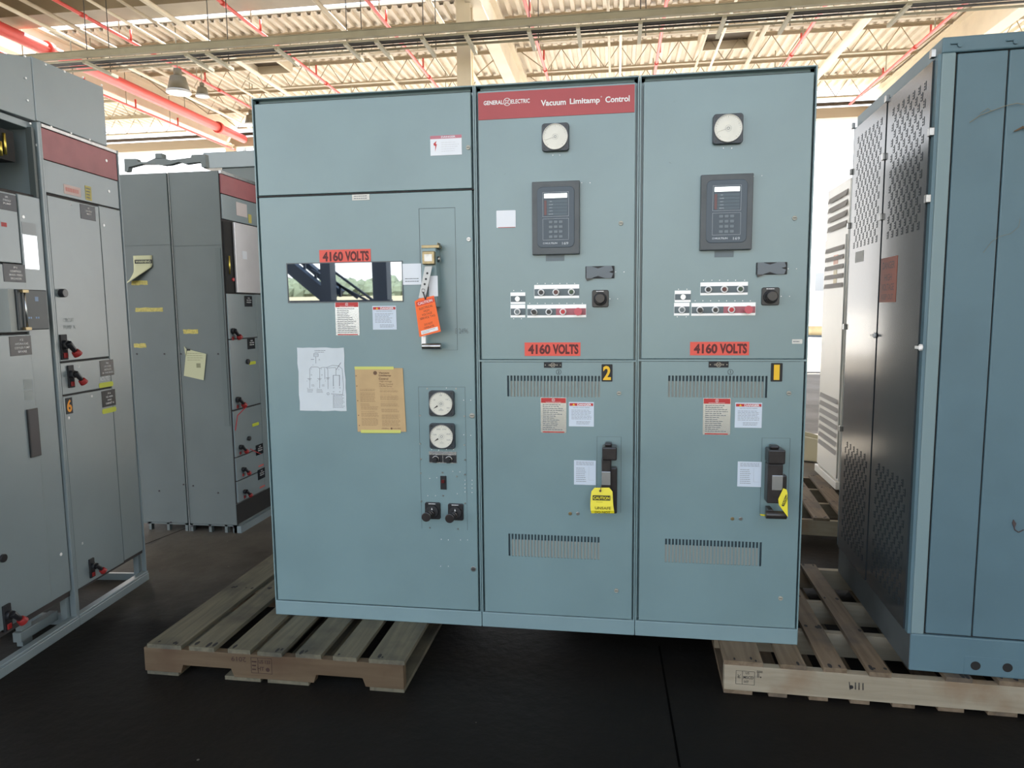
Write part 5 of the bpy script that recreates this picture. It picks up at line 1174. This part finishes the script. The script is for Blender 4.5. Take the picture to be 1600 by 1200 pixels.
# far things in the gap at the right
def FY(px, py, Y): w = onp(px, py, (0, Y, 0), (0, 1, 0)); return w.x, w.z
gx, gy = FZ(1277, 525, 0)
t = thing('round_tub', 'large tan round tub on the far yard floor seen through the right gap', 'tub', (gx+.1, gy, 0))
R_ = Matrix.Translation((gx+.1, gy, 0)) @ Matrix.Rotation(PI/2, 4, 'X')
MB().cyl(0, 0, .85, -.55, -.02, n=32).build('tub_wall', mat('tan_tub', (.50, .38, .20), .6, var=.3, scale=1.5), t, R_ @ Matrix.Rotation(PI, 4, 'X'))
MB().ring(0, 0, .80, .90, .53, .60).ring(0, 0, .80, .92, 0, .07, mi=1).build('tub_rim', [WHITE, mat('dark_rim', (.12, .14, .15), .5)], t, R_ @ Matrix.Rotation(0, 4, 'X') if False else Matrix.Translation((gx+.1, gy, 0)) @ Matrix.Rotation(PI/2, 4, 'X'))
x, z = FY(1272, 490, 37); b = MB(); b.prism([(x-.6, 0.0), (x+.9, 0.0), (x+.7, .9), (x+.2, 1.25), (x-.5, 1.3)], 37, 37.8)
o = b.build('covered_bundle', OFFW, bevel=.1, bseg=3); tag(o, 'white sheeted bundle standing behind the round tub', 'bundle')
x0 = FY(1240, 480, 40)[0]; x1 = FY(1500, 480, 40)[0]; z1 = FY(1275, 459, 40)[1]
o = MB().box(x0, x1, 40, 40.3, -.02, z1).box(x0, x1, 39.95, 40.35, z1, z1+.12).build('wall_far', WALLC); o['kind'] = 'structure'
x, z = FY(1283, 450, 42); zt_ = FY(1283, 419, 42)[1]
t = thing('parked_machine', 'blurred blue and white machine behind the far low wall', 'machine', (x+1, 43, 0))
MB().box(x-.6, x+3, 42, 44, 0, zt_).build('body', WCAB, t, bevel=.05); MB().box(x-.35, x+.15, 41.98, 42, z1+.2, zt_-.3).box(x+.3, x+.8, 41.98, 42, z1+.2, zt_-.8).build('window', mat('machine_blue', (.28, .30, .32), .4), t)
# low plant building behind, left gap far strip is open yard

# ================================================================== OUTSIDE IN FRONT (seen mirrored in the viewing window)
rd = random.Random(5)
m = MB()
for i in range(150):
    x = -150+300*i/150+rd.uniform(-1, 1); y = -182-rd.uniform(0, 12); r = rd.uniform(2.4, 4.0); zc = rd.uniform(.8, 2.6)
    n1, n2 = 8, 6; vs = []; fs = []
    for a in range(n2+1):
        for b_ in range(n1):
            th = PI*a/n2; ph = 2*PI*b_/n1; k = r*rd.uniform(.82, 1.1); vs.append((x+k*math.sin(th)*math.cos(ph), y+k*math.sin(th)*math.sin(ph), max(-.03, zc+k*math.cos(th))))
    for a in range(n2):
        for b_ in range(n1): fs.append((a*n1+b_, (a+1)*n1+b_, (a+1)*n1+(b_+1) % n1, a*n1+(b_+1) % n1))
    m.add(vs, fs)
o = m.build('treeline', LEAF); tag(o, 'line of green trees across the field, mirrored in the viewing window', 'trees', kind='stuff')
def RY(px, py, dist):   # point seen mirrored in the door plane, dist metres in front of it
    w = onp(px, py+33, (0, dist, 0), (0, 1, 0)); return Vector((w.x, -dist, w.z))
t = thing('steel_stair', 'dark blue steel columns and stair rails mirrored in the viewing window', 'stair', (RY(600, 440, 9).x, -9, 0))
a = RY(599, 440, 9); MB().box(a.x-.13, a.x+.13, -9.1, -8.85, -.03, 6.5).build('post', BSTEEL, t)
a = RY(516, 440, 9); MB().box(a.x-.09, a.x+.09, -9.1, -8.85, -.03, 6.5).build('post', BSTEEL, t)
p, q = RY(452, 405, 9.2), RY(520, 462, 9.2); MB().bar(p, q, .2, .22).build('stair_stringer', BSTEEL, t)
p, q = RY(470, 395, 9.6), RY(535, 450, 9.6); MB().bar(p, q, .2, .10).build('stair_stringer', BSTEEL, t)
m = MB()
for (a0, b0, a1, b1) in ((488, 414, 575, 462), (500, 414, 560, 458), (512, 408, 590, 466)): m.bar(RY(a0, b0, 9.3), RY(a1, b1, 9.3), .04, .04)
for a0, b0 in ((478, 405), (495, 420), (533, 440)): m.bar(RY(a0, b0, 9.3), RY(a0, b0+16, 9.3), .04, .04)
m.build('handrail', BSTEEL, t)
p, q = RY(450, 468, 8.8), RY(612, 468, 8.8); MB().box(p.x, q.x, -8.9, -8.75, -.03, RY(500, 461, 8.8).z).build('guard_panel', BSTEEL, t)
